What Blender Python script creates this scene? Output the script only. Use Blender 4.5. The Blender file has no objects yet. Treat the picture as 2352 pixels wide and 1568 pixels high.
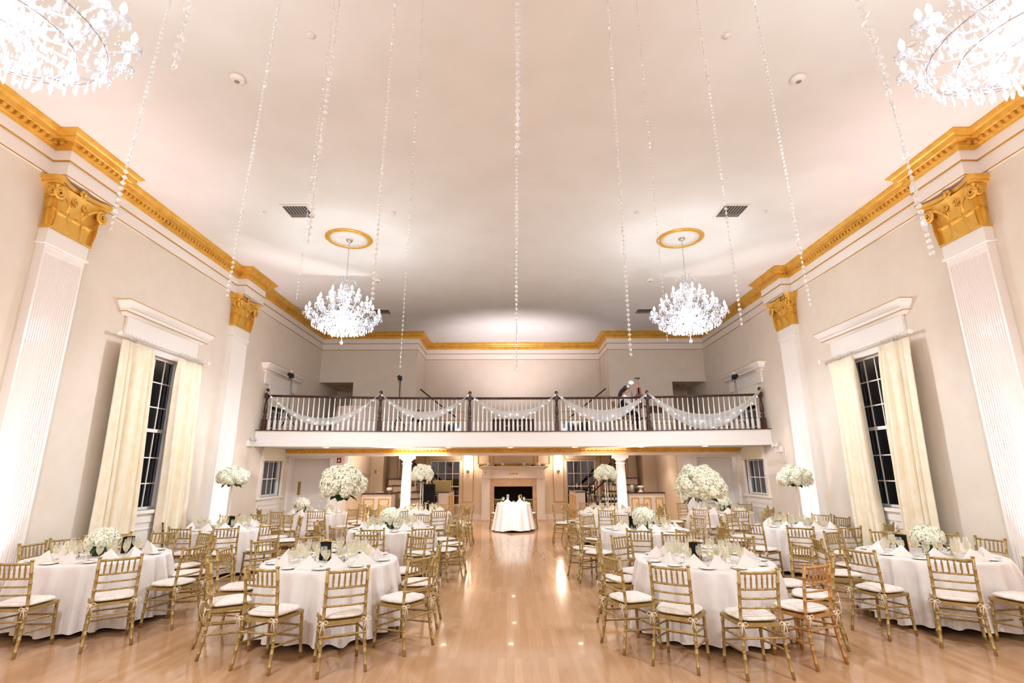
# lamp powers (W) and exposure
P_CH = 222; P_UP = 480; P_COL = 900; P_REC = 520; P_DN = 26; P_SC = 9; P_SW = 170; P_LOW = 48; EXPO = 0.25
import bpy, bmesh, math, random
from mathutils import Vector, Matrix
PI = math.pi
R = math.radians
SC = bpy.context.scene
COL = SC.collection
rnd = random.Random(7)

# ------------------------------------------------------------------ helpers
class MB:
    def __init__(s):
        s.v = []; s.f = []; s.sm = []
    def add(s, vs, fs, smooth=False):
        o = len(s.v)
        s.v += [tuple(v) for v in vs]
        for f in fs:
            s.f.append(tuple(i + o for i in f)); s.sm.append(smooth)
        return s
    def box(s, x0, x1, y0, y1, z0, z1, M=None):
        vs = [Vector((x, y, z)) for z in (z0, z1) for y in (y0, y1) for x in (x0, x1)]
        if M: vs = [M @ v for v in vs]
        return s.add(vs, [(0, 2, 3, 1), (4, 5, 7, 6), (0, 1, 5, 4), (2, 6, 7, 3), (0, 4, 6, 2), (1, 3, 7, 5)])
    def bbox(s, c, h, M=None):
        return s.box(c[0]-h[0], c[0]+h[0], c[1]-h[1], c[1]+h[1], c[2]-h[2], c[2]+h[2], M)
    def lathe(s, prof, n=16, c=(0, 0, 0), smooth=True, caps=True, ph=0, M=None, sx=1, sy=1):
        vs = []; fs = []
        for r, z in prof:
            for k in range(n):
                a = 2*PI*k/n + ph
                vs.append(Vector((c[0] + sx*r*math.cos(a), c[1] + sy*r*math.sin(a), c[2] + z)))
        m = len(prof)
        for i in range(m-1):
            for k in range(n):
                a, b = i*n + k, i*n + (k+1) % n
                fs.append((a, b, b+n, a+n))
        if M: vs = [M @ v for v in vs]
        s.add(vs, fs, smooth)
        if caps:
            o = len(s.v) - len(vs)
            if prof[0][0] > 1e-6: s.f.append(tuple(o + k for k in reversed(range(n)))); s.sm.append(False)
            if prof[-1][0] > 1e-6: s.f.append(tuple(o + (m-1)*n + k for k in range(n))); s.sm.append(False)
        return s
    def tube(s, pts, r, n=8, smooth=True, ph=0, flat=1.0):
        pts = [Vector(p) for p in pts]; m = len(pts)
        if not isinstance(r, (list, tuple)): r = [r]*m
        vs = []; nr = None; T = None
        for i, p in enumerate(pts):
            t = (pts[min(i+1, m-1)] - pts[max(i-1, 0)])
            if t.length < 1e-9: t = T.copy() if T else Vector((0, 0, 1))
            t.normalize(); T = t
            if nr is None:
                up = Vector((0, 1, 0)) if abs(t.z) > .9 else Vector((0, 0, 1)); nr = up.cross(t)
            nr = nr - t*nr.dot(t)
            if nr.length < 1e-5: nr = t.orthogonal()
            nr.normalize(); b = t.cross(nr)
            for k in range(n):
                q = 2*PI*k/n + ph
                vs.append(p + nr*(r[i]*math.cos(q)) + b*(r[i]*flat*math.sin(q)))
        fs = []
        for i in range(m-1):
            for k in range(n):
                x, y = i*n + k, i*n + (k+1) % n
                fs.append((x, y, y+n, x+n))
        fs.append(tuple(range(n-1, -1, -1))); fs.append(tuple((m-1)*n + k for k in range(n)))
        return s.add(vs, fs, smooth)
    def sphere(s, c, r, n=10, m=6, sc=(1, 1, 1), M=None):
        prof = [(math.sin(PI*i/m)*r, -math.cos(PI*i/m)*r) for i in range(m+1)]
        vs = []; fs = []
        for q, z in prof:
            q = max(q, r*1e-3)
            for k in range(n):
                a = 2*PI*k/n
                v = Vector((q*math.cos(a)*sc[0], q*math.sin(a)*sc[1], z*sc[2]))
                if M: v = M @ v
                vs.append(v + Vector(c))
        for i in range(m):
            for k in range(n):
                a, b = i*n + k, i*n + (k+1) % n
                fs.append((a, b, b+n, a+n))
        return s.add(vs, fs, True)
    def prism(s, poly, z0, z1):
        n = len(poly)
        vs = [(x, y, z0) for x, y in poly] + [(x, y, z1) for x, y in poly]
        fs = [tuple(range(n-1, -1, -1)), tuple(range(n, 2*n))] + [(k, (k+1) % n, n + (k+1) % n, n + k) for k in range(n)]
        return s.add(vs, fs)
    def grid(s, P, nu, nv, smooth=True, closed=False):
        vs = [P(i, j) for j in range(nv) for i in range(nu)]
        fs = []
        for j in range(nv-1):
            for i in range(nu if closed else nu-1):
                a, b = j*nu + i, j*nu + (i+1) % nu
                fs.append((a, b, b+nu, a+nu))
        return s.add(vs, fs, smooth)
    def mesh(s, name, mat):
        me = bpy.data.meshes.new(name)
        me.from_pydata(s.v, [], s.f)
        me.polygons.foreach_set('use_smooth', s.sm)
        if mat: me.materials.append(mat)
        me.update()
        return me
    def build(s, name, mat, parent=None, loc=None):
        o = bpy.data.objects.new(name, s.mesh(name, mat))
        COL.objects.link(o)
        if parent: o.parent = parent
        if loc: o.location = loc
        return o

def obj(name, me, parent=None, loc=None, rz=0, rot=None, sc=None):
    o = bpy.data.objects.new(name, me); COL.objects.link(o)
    if parent: o.parent = parent
    if loc is not None: o.location = loc
    if rz: o.rotation_euler = (0, 0, rz)
    if rot: o.rotation_euler = rot
    if sc: o.scale = sc
    return o
def tag(o, label, cat, group=None, kind=None):
    o['label'] = label; o['category'] = cat
    if group: o['group'] = group
    if kind: o['kind'] = kind
    return o
def thing(name, label, cat, loc=(0, 0, 0), rz=0, group=None, sc=None):
    o = bpy.data.objects.new(name, None); COL.objects.link(o)
    o.location = loc; o.rotation_euler = (0, 0, rz); o.empty_display_size = .1
    if sc: o.scale = sc
    return tag(o, label, cat, group)
def struct(o): o['kind'] = 'structure'; return o
def copy_tree(o, loc=None, rz=None, label=None, group=None, sc=None, parent=None, cat=None):
    c = o.copy(); COL.objects.link(c)
    c.parent = parent
    if loc is not None: c.location = loc
    if rz is not None: c.rotation_euler = (0, 0, rz)
    if sc: c.scale = sc
    if label: c['label'] = label
    if cat: c['category'] = cat
    if group: c['group'] = group
    for ch in list(o.children):
        copy_tree(ch, parent=c)
    return c
def solidify(o, t, off=0):
    m = o.modifiers.new('s', 'SOLIDIFY'); m.thickness = t; m.offset = off; return o
def bevel(o, w, seg=2):
    m = o.modifiers.new('b', 'BEVEL'); m.width = w; m.segments = seg; m.limit_method = 'ANGLE'; return o

def sweep(mb, path, prof, closed_prof=False, smooth=False):
    """prof = list of (offset to the left of travel, z); path = list of xy."""
    n = len(path); dirs = []
    for i in range(n-1):
        d = Vector((path[i+1][0]-path[i][0], path[i+1][1]-path[i][1])); dirs.append(d.normalized())
    offs = []
    for i in range(n):
        if i == 0: nrm = Vector((-dirs[0].y, dirs[0].x)); offs.append(nrm)
        elif i == n-1: nrm = Vector((-dirs[-1].y, dirs[-1].x)); offs.append(nrm)
        else:
            a = Vector((-dirs[i-1].y, dirs[i-1].x)); b = Vector((-dirs[i].y, dirs[i].x))
            m = (a+b); m = m / max(m.dot(a), .2); offs.append(m)
    k = len(prof)
    vs = [(path[i][0] + offs[i].x*p, path[i][1] + offs[i].y*p, z) for i in range(n) for p, z in prof]
    fs = []
    for i in range(n-1):
        for j in range(k if closed_prof else k-1):
            a, b = i*k + j, i*k + (j+1) % k
            fs.append((a, a+k, b+k, b))
    mb.add(vs, fs, smooth)
    if closed_prof:
        o = len(mb.v) - len(vs)
        mb.f.append(tuple(o + j for j in range(k))); mb.sm.append(False)
        mb.f.append(tuple(o + (n-1)*k + j for j in reversed(range(k)))); mb.sm.append(False)
    return mb

# ------------------------------------------------------------------ materials
def srgb(r, g, b):
    f = lambda c: c/12.92 if c <= .04045 else ((c+.055)/1.055)**2.4
    return (f(r/255), f(g/255), f(b/255), 1)
def mat(name, col, rough=.5, metal=0, spec=.5, trans=0, emit=None, es=0, alpha=1, sheen=0, sub=0, ior=1.45, coat=0):
    m = bpy.data.materials.new(name); m.use_nodes = True
    b = m.node_tree.nodes['Principled BSDF']
    b.inputs['Base Color'].default_value = col
    b.inputs['Roughness'].default_value = rough
    b.inputs['Metallic'].default_value = metal
    b.inputs['Specular IOR Level'].default_value = spec
    b.inputs['Transmission Weight'].default_value = trans
    b.inputs['IOR'].default_value = ior
    b.inputs['Alpha'].default_value = alpha
    b.inputs['Coat Weight'].default_value = coat
    if sheen: b.inputs['Sheen Weight'].default_value = sheen
    if sub:
        b.inputs['Subsurface Weight'].default_value = sub
        b.inputs['Subsurface Scale'].default_value = .02
    if emit:
        b.inputs['Emission Color'].default_value = emit; b.inputs['Emission Strength'].default_value = es
    return m
def noise_col(m, c1, c2, scale=8, detail=4, stretch=(1, 1, 1), bump=0, bscale=None, lo=.35, hi=.65):
    nt = m.node_tree; b = nt.nodes['Principled BSDF']
    tc = nt.nodes.new('ShaderNodeTexCoord'); mp = nt.nodes.new('ShaderNodeMapping')
    mp.inputs['Scale'].default_value = stretch
    nz = nt.nodes.new('ShaderNodeTexNoise'); nz.inputs['Scale'].default_value = scale; nz.inputs['Detail'].default_value = detail
    cr = nt.nodes.new('ShaderNodeValToRGB')
    cr.color_ramp.elements[0].position = lo; cr.color_ramp.elements[0].color = c1
    cr.color_ramp.elements[1].position = hi; cr.color_ramp.elements[1].color = c2
    L = nt.links.new
    L(tc.outputs['Object'], mp.inputs['Vector']); L(mp.outputs[0], nz.inputs['Vector'])
    L(nz.outputs['Fac'], cr.inputs['Fac']); L(cr.outputs['Color'], b.inputs['Base Color'])
    if bump:
        bp = nt.nodes.new('ShaderNodeBump'); bp.inputs['Strength'].default_value = bump; bp.inputs['Distance'].default_value = .01
        if bscale:
            n2 = nt.nodes.new('ShaderNodeTexNoise'); n2.inputs['Scale'].default_value = bscale
            L(mp.outputs[0], n2.inputs['Vector']); L(n2.outputs['Fac'], bp.inputs['Height'])
        else: L(nz.outputs['Fac'], bp.inputs['Height'])
        L(bp.outputs[0], b.inputs['Normal'])
    return m
def glassy(name, tint=(1, 1, 1, 1), gloss=(1, 1, 1, 1), rough=.03, base=.08, top=.6, extra=None, blend=.25):
    """thin clear glass: transparent with fresnel gloss, cheap and quiet"""
    m = bpy.data.materials.new(name); m.use_nodes = True
    nt = m.node_tree; nt.nodes.clear(); L = nt.links.new
    out = nt.nodes.new('ShaderNodeOutputMaterial')
    tr = nt.nodes.new('ShaderNodeBsdfTransparent'); tr.inputs[0].default_value = tint
    gl = nt.nodes.new('ShaderNodeBsdfGlossy'); gl.inputs['Color'].default_value = gloss; gl.inputs['Roughness'].default_value = rough
    lw = nt.nodes.new('ShaderNodeLayerWeight'); lw.inputs['Blend'].default_value = blend
    mr = nt.nodes.new('ShaderNodeMapRange'); mr.inputs['To Min'].default_value = base; mr.inputs['To Max'].default_value = top
    mx = nt.nodes.new('ShaderNodeMixShader')
    L(lw.outputs['Facing'], mr.inputs['Value']); L(mr.outputs[0], mx.inputs[0])
    L(tr.outputs[0], mx.inputs[1])
    if extra:
        df = nt.nodes.new('ShaderNodeBsdfDiffuse'); df.inputs[0].default_value = extra[0]
        tl = nt.nodes.new('ShaderNodeBsdfTranslucent'); tl.inputs[0].default_value = extra[0]
        m0 = nt.nodes.new('ShaderNodeMixShader'); m0.inputs[0].default_value = .5
        L(df.outputs[0], m0.inputs[1]); L(tl.outputs[0], m0.inputs[2])
        m2 = nt.nodes.new('ShaderNodeMixShader'); m2.inputs[0].default_value = extra[1]
        L(gl.outputs[0], m2.inputs[1]); L(m0.outputs[0], m2.inputs[2]); L(m2.outputs[0], mx.inputs[2])
    else: L(gl.outputs[0], mx.inputs[2])
    L(mx.outputs[0], out.inputs[0])
    return m

M = {}
M['wall'] = noise_col(mat('wall_paint', srgb(228, 214, 197), .85), srgb(227, 212, 194), srgb(230, 217, 201), 3, 3, bump=.03, bscale=120)
M['ceil'] = noise_col(mat('ceiling_paint', srgb(233, 230, 225), .9), srgb(231, 228, 222), srgb(236, 233, 229), 1.2, 2)
M['white'] = mat('white_gloss_paint', srgb(243, 234, 226), .35, coat=.15)
M['tanwall'] = mat('tan_wall_paint', srgb(222, 200, 172), .8)
M['goldleaf'] = noise_col(mat('gold_leaf_paint', srgb(222, 168, 68), .36, .35), srgb(218, 164, 62), srgb(232, 182, 84), 6, 3)
M['chairgold'] = noise_col(mat('chair_gold', srgb(166, 136, 80), .38, .3), srgb(160, 130, 74), srgb(178, 149, 92), 30, 3)
M['chairorange'] = noise_col(mat('chair_copper_gold', srgb(186, 134, 76), .38, .3), srgb(180, 128, 70), srgb(196, 146, 90), 30, 3)
M['chairbrown'] = noise_col(mat('chair_brown_gold', srgb(120, 84, 42), .38, .3), srgb(108, 74, 36), srgb(134, 96, 52), 30, 3)
M['fillet'] = mat('gold_fillet', srgb(196, 150, 66), .45, .3)
M['cushion'] = noise_col(mat('damask_cushion', srgb(232, 216, 200), .7, sheen=.2), srgb(226, 210, 196), srgb(236, 223, 212), 26, 5, bump=.2, bscale=40, lo=.42, hi=.55)
M['tie'] = mat('cream_cord', srgb(228, 210, 186), .8)
M['linen'] = noise_col(mat('ivory_linen', srgb(226, 215, 208), .7, sheen=.15), srgb(222, 211, 203), srgb(231, 221, 214), 2.5, 3, bump=.06, bscale=300)
M['whitelinen'] = mat('bright_white_linen', srgb(246, 244, 243), .65, sheen=.2)
M['napkin'] = mat('blush_napkin', srgb(236, 218, 208), .6, sheen=.3)
M['china'] = mat('white_china', srgb(244, 238, 228), .15, coat=.5)
M['steel'] = mat('cutlery_steel', srgb(200, 196, 192), .18, 1)
M['glass'] = glassy('clear_glass', (.98, .98, .97, 1), (1, 1, 1, 1), .05, .16, .8, (srgb(250, 247, 240), .5), blend=.4)
M['vaseglass'] = glassy('clear_vase_glass', (.985, .985, .985, 1), (1, 1, 1, 1), .03, .05, .8, blend=.45)
M['liquid'] = glassy('pale_lemon_wine', (.97, .96, .80, 1), (1, .98, .9, 1), .05, .35, .6, (srgb(250, 246, 214), .9))
M['crystal'] = glassy('crystal_strand_glass', (.96, .96, .97, 1), (1, 1, 1, 1), .08, .55, 1, (srgb(254, 253, 252), .6), blend=.5)
M['chcrystal'] = glassy('chandelier_crystal', (1, 1, 1, 1), (1, 1, 1, 1), .12, .42, .95, (srgb(190, 190, 198), .55))
M['chrome'] = mat('chrome', srgb(210, 210, 214), .12, 1)
M['bulb'] = mat('lit_bulb', (1, 1, 1, 1), .3, emit=(1, .985, .97, 1), es=22)
M['fairy'] = mat('lit_fairy_bulb', (1, 1, 1, 1), .3, emit=(.9, 1, .97, 1), es=9)
M['down'] = mat('lit_downlight', (1, 1, 1, 1), .3, emit=(1, .95, .82, 1), es=14)
M['sconceglow'] = mat('lit_sconce_shade', (1, 1, 1, 1), .3, emit=(1, .86, .74, 1), es=18)
M['flame'] = mat('lit_candle', (1, 1, 1, 1), .3, emit=(1, .78, .45, 1), es=14)
M['darkwood'] = noise_col(mat('mahogany', srgb(66, 30, 22), .3, coat=.2), srgb(54, 24, 18), srgb(80, 38, 28), 10, 4, (1, 1, .2))
M['easelwood'] = noise_col(mat('easel_wood', srgb(116, 66, 46), .5), srgb(104, 58, 40), srgb(132, 78, 56), 10, 4, (1, 1, .2))
M['black'] = mat('black_plastic', srgb(22, 21, 22), .45)
M['blackfelt'] = mat('black_velvet', srgb(12, 11, 12), .9)
M['pane'] = glassy('night_window_glass', (.10, .11, .14, 1), (.8, .85, 1, 1), .03, .12, .55)
M['darkpane'] = mat('dark_painted_pane', (.008, .009, .012, 1), .06, spec=.5)  # opaque near-black colour stands in for the darkness behind the glass
M['frosted'] = mat('frosted_night_glass', srgb(92, 86, 80), .35, spec=.6)
M['petal'] = noise_col(mat('hydrangea_petal', srgb(252, 246, 224), .6, sub=.1), srgb(250, 243, 212), srgb(255, 251, 236), 14, 3)
M['petalc'] = mat('hydrangea_core', srgb(240, 236, 204), .8)
M['leaf'] = mat('dark_green_leaf', srgb(30, 58, 28), .4)
M['drape'] = noise_col(mat('cream_damask_drape', srgb(241, 224, 194), .6, sheen=.2), srgb(239, 221, 188), srgb(245, 231, 206), 9, 5, (1, 1, .7), bump=.04, bscale=30, lo=.35, hi=.65)
M['shade'] = mat('cream_roller_shade', srgb(244, 236, 214), .8)
M['green'] = mat('green_bottle_glass', srgb(20, 50, 22), .1, spec=.8)
M['red'] = mat('alarm_red', srgb(130, 28, 24), .35)
M['brass'] = mat('brass_plate', srgb(168, 150, 80), .3, .8)
M['metalgrey'] = mat('grey_vent_metal', srgb(150, 142, 134), .5, .2)
M['ventdark'] = mat('vent_painted_shade', srgb(52, 46, 42), .9)  # shade inside the vent opening, put into the colour
M['plastic'] = mat('white_plastic', srgb(238, 230, 222), .4)
M['skin'] = mat('skin', srgb(226, 176, 150), .5, sub=.15)
M['hair'] = mat('dark_brown_hair', srgb(38, 20, 17), .6)
M['shirt'] = mat('white_shirt', srgb(222, 216, 214), .8)
M['cloth_black'] = mat('black_clothing', srgb(18, 17, 22), .85)
M['stonepink'] = noise_col(mat('peach_marble_slip', srgb(214, 178, 146), .3), srgb(206, 168, 134), srgb(222, 188, 158), 6, 5)
M['firebox'] = mat('sooty_firebox', srgb(20, 18, 15), .95)
M['boxtan'] = mat('olive_tan_box', srgb(190, 172, 110), .6)
M['maroon'] = mat('maroon_door_wood', srgb(60, 28, 20), .4)
M['satinpanel'] = mat('champagne_panel', srgb(246, 232, 206), .45)
# tulle: see-through netting
def tulle():
    m = bpy.data.materials.new('white_tulle'); m.use_nodes = True
    nt = m.node_tree; nt.nodes.clear(); L = nt.links.new
    out = nt.nodes.new('ShaderNodeOutputMaterial'); tr = nt.nodes.new('ShaderNodeBsdfTransparent')
    df = nt.nodes.new('ShaderNodeBsdfDiffuse'); df.inputs[0].default_value = (.9, .89, .88, 1)
    tl = nt.nodes.new('ShaderNodeBsdfTranslucent'); tl.inputs[0].default_value = (.9, .89, .88, 1)
    a = nt.nodes.new('ShaderNodeMixShader'); a.inputs[0].default_value = .4
    b = nt.nodes.new('ShaderNodeMixShader'); b.inputs[0].default_value = .62
    L(df.outputs[0], a.inputs[1]); L(tl.outputs[0], a.inputs[2]); L(tr.outputs[0], b.inputs[1]); L(a.outputs[0], b.inputs[2]); L(b.outputs[0], out.inputs[0])
    return m
M['tulle'] = tulle()
def floor_mat():
    m = mat('maple_strip_floor', srgb(205, 160, 120), .22, coat=.25); nt = m.node_tree; b = nt.nodes['Principled BSDF']; L = nt.links.new
    tc = nt.nodes.new('ShaderNodeTexCoord'); mp = nt.nodes.new('ShaderNodeMapping'); mp.inputs['Rotation'].default_value = (0, 0, PI/2)
    br = nt.nodes.new('ShaderNodeTexBrick'); br.offset = .37; br.inputs['Scale'].default_value = 1
    br.inputs['Brick Width'].default_value = .95; br.inputs['Row Height'].default_value = .082
    br.inputs['Mortar Size'].default_value = .0011; br.inputs['Mortar Smooth'].default_value = .3; br.inputs['Bias'].default_value = -.1
    br.inputs['Color1'].default_value = srgb(190, 145, 105); br.inputs['Color2'].default_value = srgb(203, 160, 121); br.inputs['Mortar'].default_value = srgb(174, 128, 92)
    nz = nt.nodes.new('ShaderNodeTexNoise'); nz.inputs['Scale'].default_value = 3; nz.inputs['Detail'].default_value = 6
    mp2 = nt.nodes.new('ShaderNodeMapping'); mp2.inputs['Scale'].default_value = (9, .8, 1)
    mx = nt.nodes.new('ShaderNodeMixRGB'); mx.blend_type = 'MULTIPLY'; mx.inputs[0].default_value = .35
    cr = nt.nodes.new('ShaderNodeValToRGB'); cr.color_ramp.elements[0].position = .3; cr.color_ramp.elements[0].color = (.8, .75, .7, 1); cr.color_ramp.elements[1].position = .7; cr.color_ramp.elements[1].color = (1, 1, 1, 1)
    L(tc.outputs['Object'], mp.inputs[0]); L(mp.outputs[0], br.inputs['Vector']); L(tc.outputs['Object'], mp2.inputs[0]); L(mp2.outputs[0], nz.inputs['Vector'])
    L(nz.outputs['Fac'], cr.inputs[0]); L(br.outputs['Color'], mx.inputs[1]); L(cr.outputs[0], mx.inputs[2]); L(mx.outputs[0], b.inputs['Base Color'])
    mr = nt.nodes.new('ShaderNodeMapRange'); mr.inputs['To Min'].default_value = .10; mr.inputs['To Max'].default_value = .20; L(nz.outputs['Fac'], mr.inputs[0]); L(mr.outputs[0], b.inputs['Roughness'])
    bp = nt.nodes.new('ShaderNodeBump'); bp.inputs['Strength'].default_value = .02; bp.inputs['Distance'].default_value = .002; bp.invert = True
    L(br.outputs['Fac'], bp.inputs['Height']); L(bp.outputs[0], b.inputs['Normal'])
    return m
M['floor'] = floor_mat()
# ================================================================== THE HALL
W = 6.56; H = 6.45; YB = 17.2; YR = 18.85; XR = 3.27; YS = -7.5
BZ = 2.82; SZ = 2.41
struct(MB().box(-6.75, 6.75, YS-.2, 21, -.12, 0).build('floor', M['floor']))
struct(MB().box(-6.75, 6.75, YS-.2, 19.2, H, H+.12).build('ceiling', M['ceil']))
WC = (9.27, 14.31); GH = .57; Z0, Z1 = 1.15, 3.85
def side_wall(s, name):
    mb = MB(); x0, x1 = (W, W+.2) if s > 0 else (-W-.2, -W)
    ys = [YS-.2] + [y for c in WC for y in (c-GH, c+GH)] + [19.2]
    for i in range(len(ys)-1):
        if i % 2 == 0: mb.box(x0, x1, ys[i], ys[i+1], 0, H)
        else:
            mb.box(x0, x1, ys[i], ys[i+1], 0, Z0); mb.box(x0, x1, ys[i], ys[i+1], Z1, H)
    return struct(mb.build(name, M['wall']))
side_wall(-1, 'wall_left'); side_wall(1, 'wall_right')
struct(MB().box(-W-.2, W+.2, YS-.2, YS, 0, H).build('wall_front', M['wall']))
# upper back walls with the two passage openings and the centre recess
mb = MB()
for s in (-1, 1):
    a, b = sorted((s*XR, s*5.41)); mb.box(a, b, YB, YB+.12, BZ, H)
    a, b = sorted((s*5.41, s*W)); mb.box(a, b, YB, YB+.12, 4.71, H)
    a, b = sorted((s*XR, s*(XR+.12))); mb.box(a, b, YB+.12, YR+.12, BZ, H)
mb.box(-XR, XR, YR, YR+.12, BZ, H)
struct(mb.build('wall_back', M['wall']))
mb = MB()
for s in (-1, 1):
    a, b = sorted((s*5.41, s*5.3)); mb.box(a, b, YB+.12, 19.2, BZ, 4.71)
    a, b = sorted((s*5.3, s*W)); mb.box(a, b, 19.1, 19.2, BZ, 4.71)
    mb.box(a, b, YB+.12, 19.2, 4.71, 4.83)
struct(mb.build('wall_passage', M['tanwall']))

# lower back: door wall, side returns, stair wall, fireplace wall
mb = MB()
for s in (-1, 1):
    a, b = sorted((s*W, s*6.5)); mb.box(a, b, 15.35, 15.7, 0, SZ)
    a, b = sorted((s*5.34, s*4.93)); mb.box(a, b, 15.35, 15.8, 0, SZ)
    a, b = sorted((s*6.5, s*5.34)); mb.box(a, b, 15.35, 15.8, 2.16, SZ)
struct(mb.build('wall_vestibule', M['white']))
mb = MB()
for s in (-1, 1):
    a, b = sorted((s*5.03, s*4.93)); mb.box(a, b, 15.8, 18.3, 0, SZ)
    a, b = sorted((s*5.03, s*4.5)); mb.box(a, b, 18.3, 18.42, 0, SZ)
    a, b = sorted((s*4.62, s*4.5)); mb.box(a, b, 18.42, 20.6, 0, SZ)
struct(mb.build('wall_stairwell', M['tanwall']))
BW = [(-3.2, -2.06), (2.1, 3.22)]
mb = MB(); ys = [-4.34, -3.2, -2.06, -.74, .74, 2.1, 3.22, 4.34]
mb.box(-4.62, -3.2, 20.6, 20.8, 0, SZ).box(-2.06, -.76, 20.6, 20.8, 0, SZ).box(.76, 2.1, 20.6, 20.8, 0, SZ).box(3.22, 4.62, 20.6, 20.8, 0, SZ)
for a, b in BW: mb.box(a, b, 20.6, 20.8, 0, .5).box(a, b, 20.6, 20.8, 2.17, SZ)
mb.box(-.76, .76, 20.6, 20.8, 1.2, SZ)
struct(mb.build('wall_fireplace', M['tanwall']))

# gold-lined rectangular panel mouldings on the fireplace wall
def panel_frame(mb, x0, x1, z0, z1, y, w=.022, d=.03, axis='y'):
    for a, b, c, e in ((x0, x1, z0, z0+w), (x0, x1, z1-w, z1), (x0, x0+w, z0+w, z1-w), (x1-w, x1, z0+w, z1-w)):
        if axis == 'y': mb.box(a, b, y-d, y, c, e)
        else: mb.box(min(y, y-d), max(y, y-d), a, b, c, e)
mb = MB()
for x0, x1, z0 in ((-1.38, -.92, 2.03), (-.8, .86, 2.03), (.98, 1.46, 2.03), (-1.94, -1.53, .62), (1.57, 1.98, .62), (-3.9, -3.4, .9), (3.42, 3.92, .9)):
    panel_frame(mb, x0, x1, z0, 2.6 if z0 > 2 else 2.38, 20.6)
panel_frame(mb, -3.28, -1.99, 2.19, 2.4, 20.6, .012)
panel_frame(mb, 2.02, 3.3, 2.19, 2.4, 20.6, .012)
struct(mb.build('trim_1', M['fillet']))
mb = MB()
for x0, x1 in ((-2.0, -1.47), (1.5, 2.04)):
    mb.box(x0, x1, 20.59, 20.6, 0, 2.41)
struct(mb.build('trim_2', M['tanwall']))
mb = MB(); panel_frame(mb, -4.35, -3.62, 2.86, 3.33, YB, .03, .012); panel_frame(mb, -5.3, -4.5, 2.86, 3.33, YB, .03, .012)
panel_frame(mb, 3.62, 4.35, 2.86, 3.33, YB, .03, .012); panel_frame(mb, 4.5, 5.3, 2.86, 3.33, YB, .03, .012)
panel_frame(mb, -2.9, -1.75, 3.56, 3.9, YR, .03, .012); panel_frame(mb, 1.75, 2.9, 3.56, 3.9, YR, .03, .012)
struct(mb.build('trim_3', M['fillet']))

# ---- entablature: white frieze bands, gold fillets, gold cornice with dentils
PY = (6.87, 11.87); PH = .44; XB = 6.33
def wall_path():
    L = [(-W, YS)]
    for c in PY: L += [(-W, c-PH), (-XB, c-PH), (-XB, c+PH), (-W, c+PH)]
    L += [(-W, YB), (-XR, YB), (-XR, YR)]
    Rr = [(-x, y) for x, y in reversed(L)]
    return L + Rr
path = wall_path()
neg = lambda pr: [(-a, b) for a, b in pr]
mb = MB(); sweep(mb, path, neg([(0, 5.822), (.022, 5.822), (.022, 5.825), (.014, 5.84), (.012, 6.04), (.03, 6.05), (.03, 6.23), (0, 6.24)]))
for c in PY: mb.box(-W, -XB-.001, c-PH+.001, c+PH-.001, 5.823, H).box(XB+.001, W, c-PH+.001, c+PH-.001, 5.823, H)
struct(mb.build('trim_4', M['white']))
mb = MB()
for z, p in ((5.832, .026), (6.052, .036)):
    sweep(mb, path, neg([(p-.02, z-.009), (p, z-.009), (p, z+.009), (p-.02, z+.009)]), True)
struct(mb.build('trim_5', M['fillet']))
mb = MB()
sweep(mb, path, neg([(.0, 6.215), (.05, 6.215), (.055, 6.235), (.075, 6.245), (.08, 6.262), (.08, 6.312), (.115, 6.318), (.125, 6.335), (.165, 6.34), (.165, 6.372), (.18, 6.378), (.195, 6.40), (.222, 6.425), (.232, 6.43), (.232, 6.45)]))
for i in range(len(path)-1):
    a, b = Vector(path[i]), Vector(path[i+1]); d = b-a; L = d.length; d.normalize(); nn = Vector((d.y, -d.x))
    if max(abs(a.y), abs(b.y)) < 4 or L < .1: continue
    n = max(1, round(L/.095)); st = L/n
    for k in range(n):
        t = (k+.5)*st
        q = a + d*t
        if q.y < 3: continue
        if L < .4 and (t < .04 or t > L-.04): continue
        Mx = Matrix.Translation((q.x + nn.x*.098, q.y + nn.y*.098, 6.284)) @ Matrix.Rotation(math.atan2(d.y, d.x), 4, 'Z')
        mb.bbox((0, 0, 0), (.024, .024, .022), Mx)
struct(mb.build('trim_6', M['goldleaf']))
# thin picture line on the ceiling side
# baseboards
mb = MB(); lp = [(-W, YS)]
for c in (6.8, 11.7): lp += [(-W, c-.38), (-6.42, c-.38), (-6.42, c+.38), (-W, c+.38)]
lp += [(-W, 15.35)]
sweep(mb, lp, neg([(0, .2), (.02, .19), (.03, .16), (.03, 0)])); struct(mb.build('baseboard_left', M['white']))
mb = MB(); sweep(mb, [(-x, y) for x, y in reversed(lp)], neg([(0, .2), (.02, .19), (.03, .16), (.03, 0)])); struct(mb.build('baseboard_right', M['white']))
mb = MB().box(-4.2, -1.22, 20.57, 20.6, 0, .18).box(1.22, 4.2, 20.57, 20.6, 0, .18); struct(mb.build('baseboard_back', M['white']))

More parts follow.
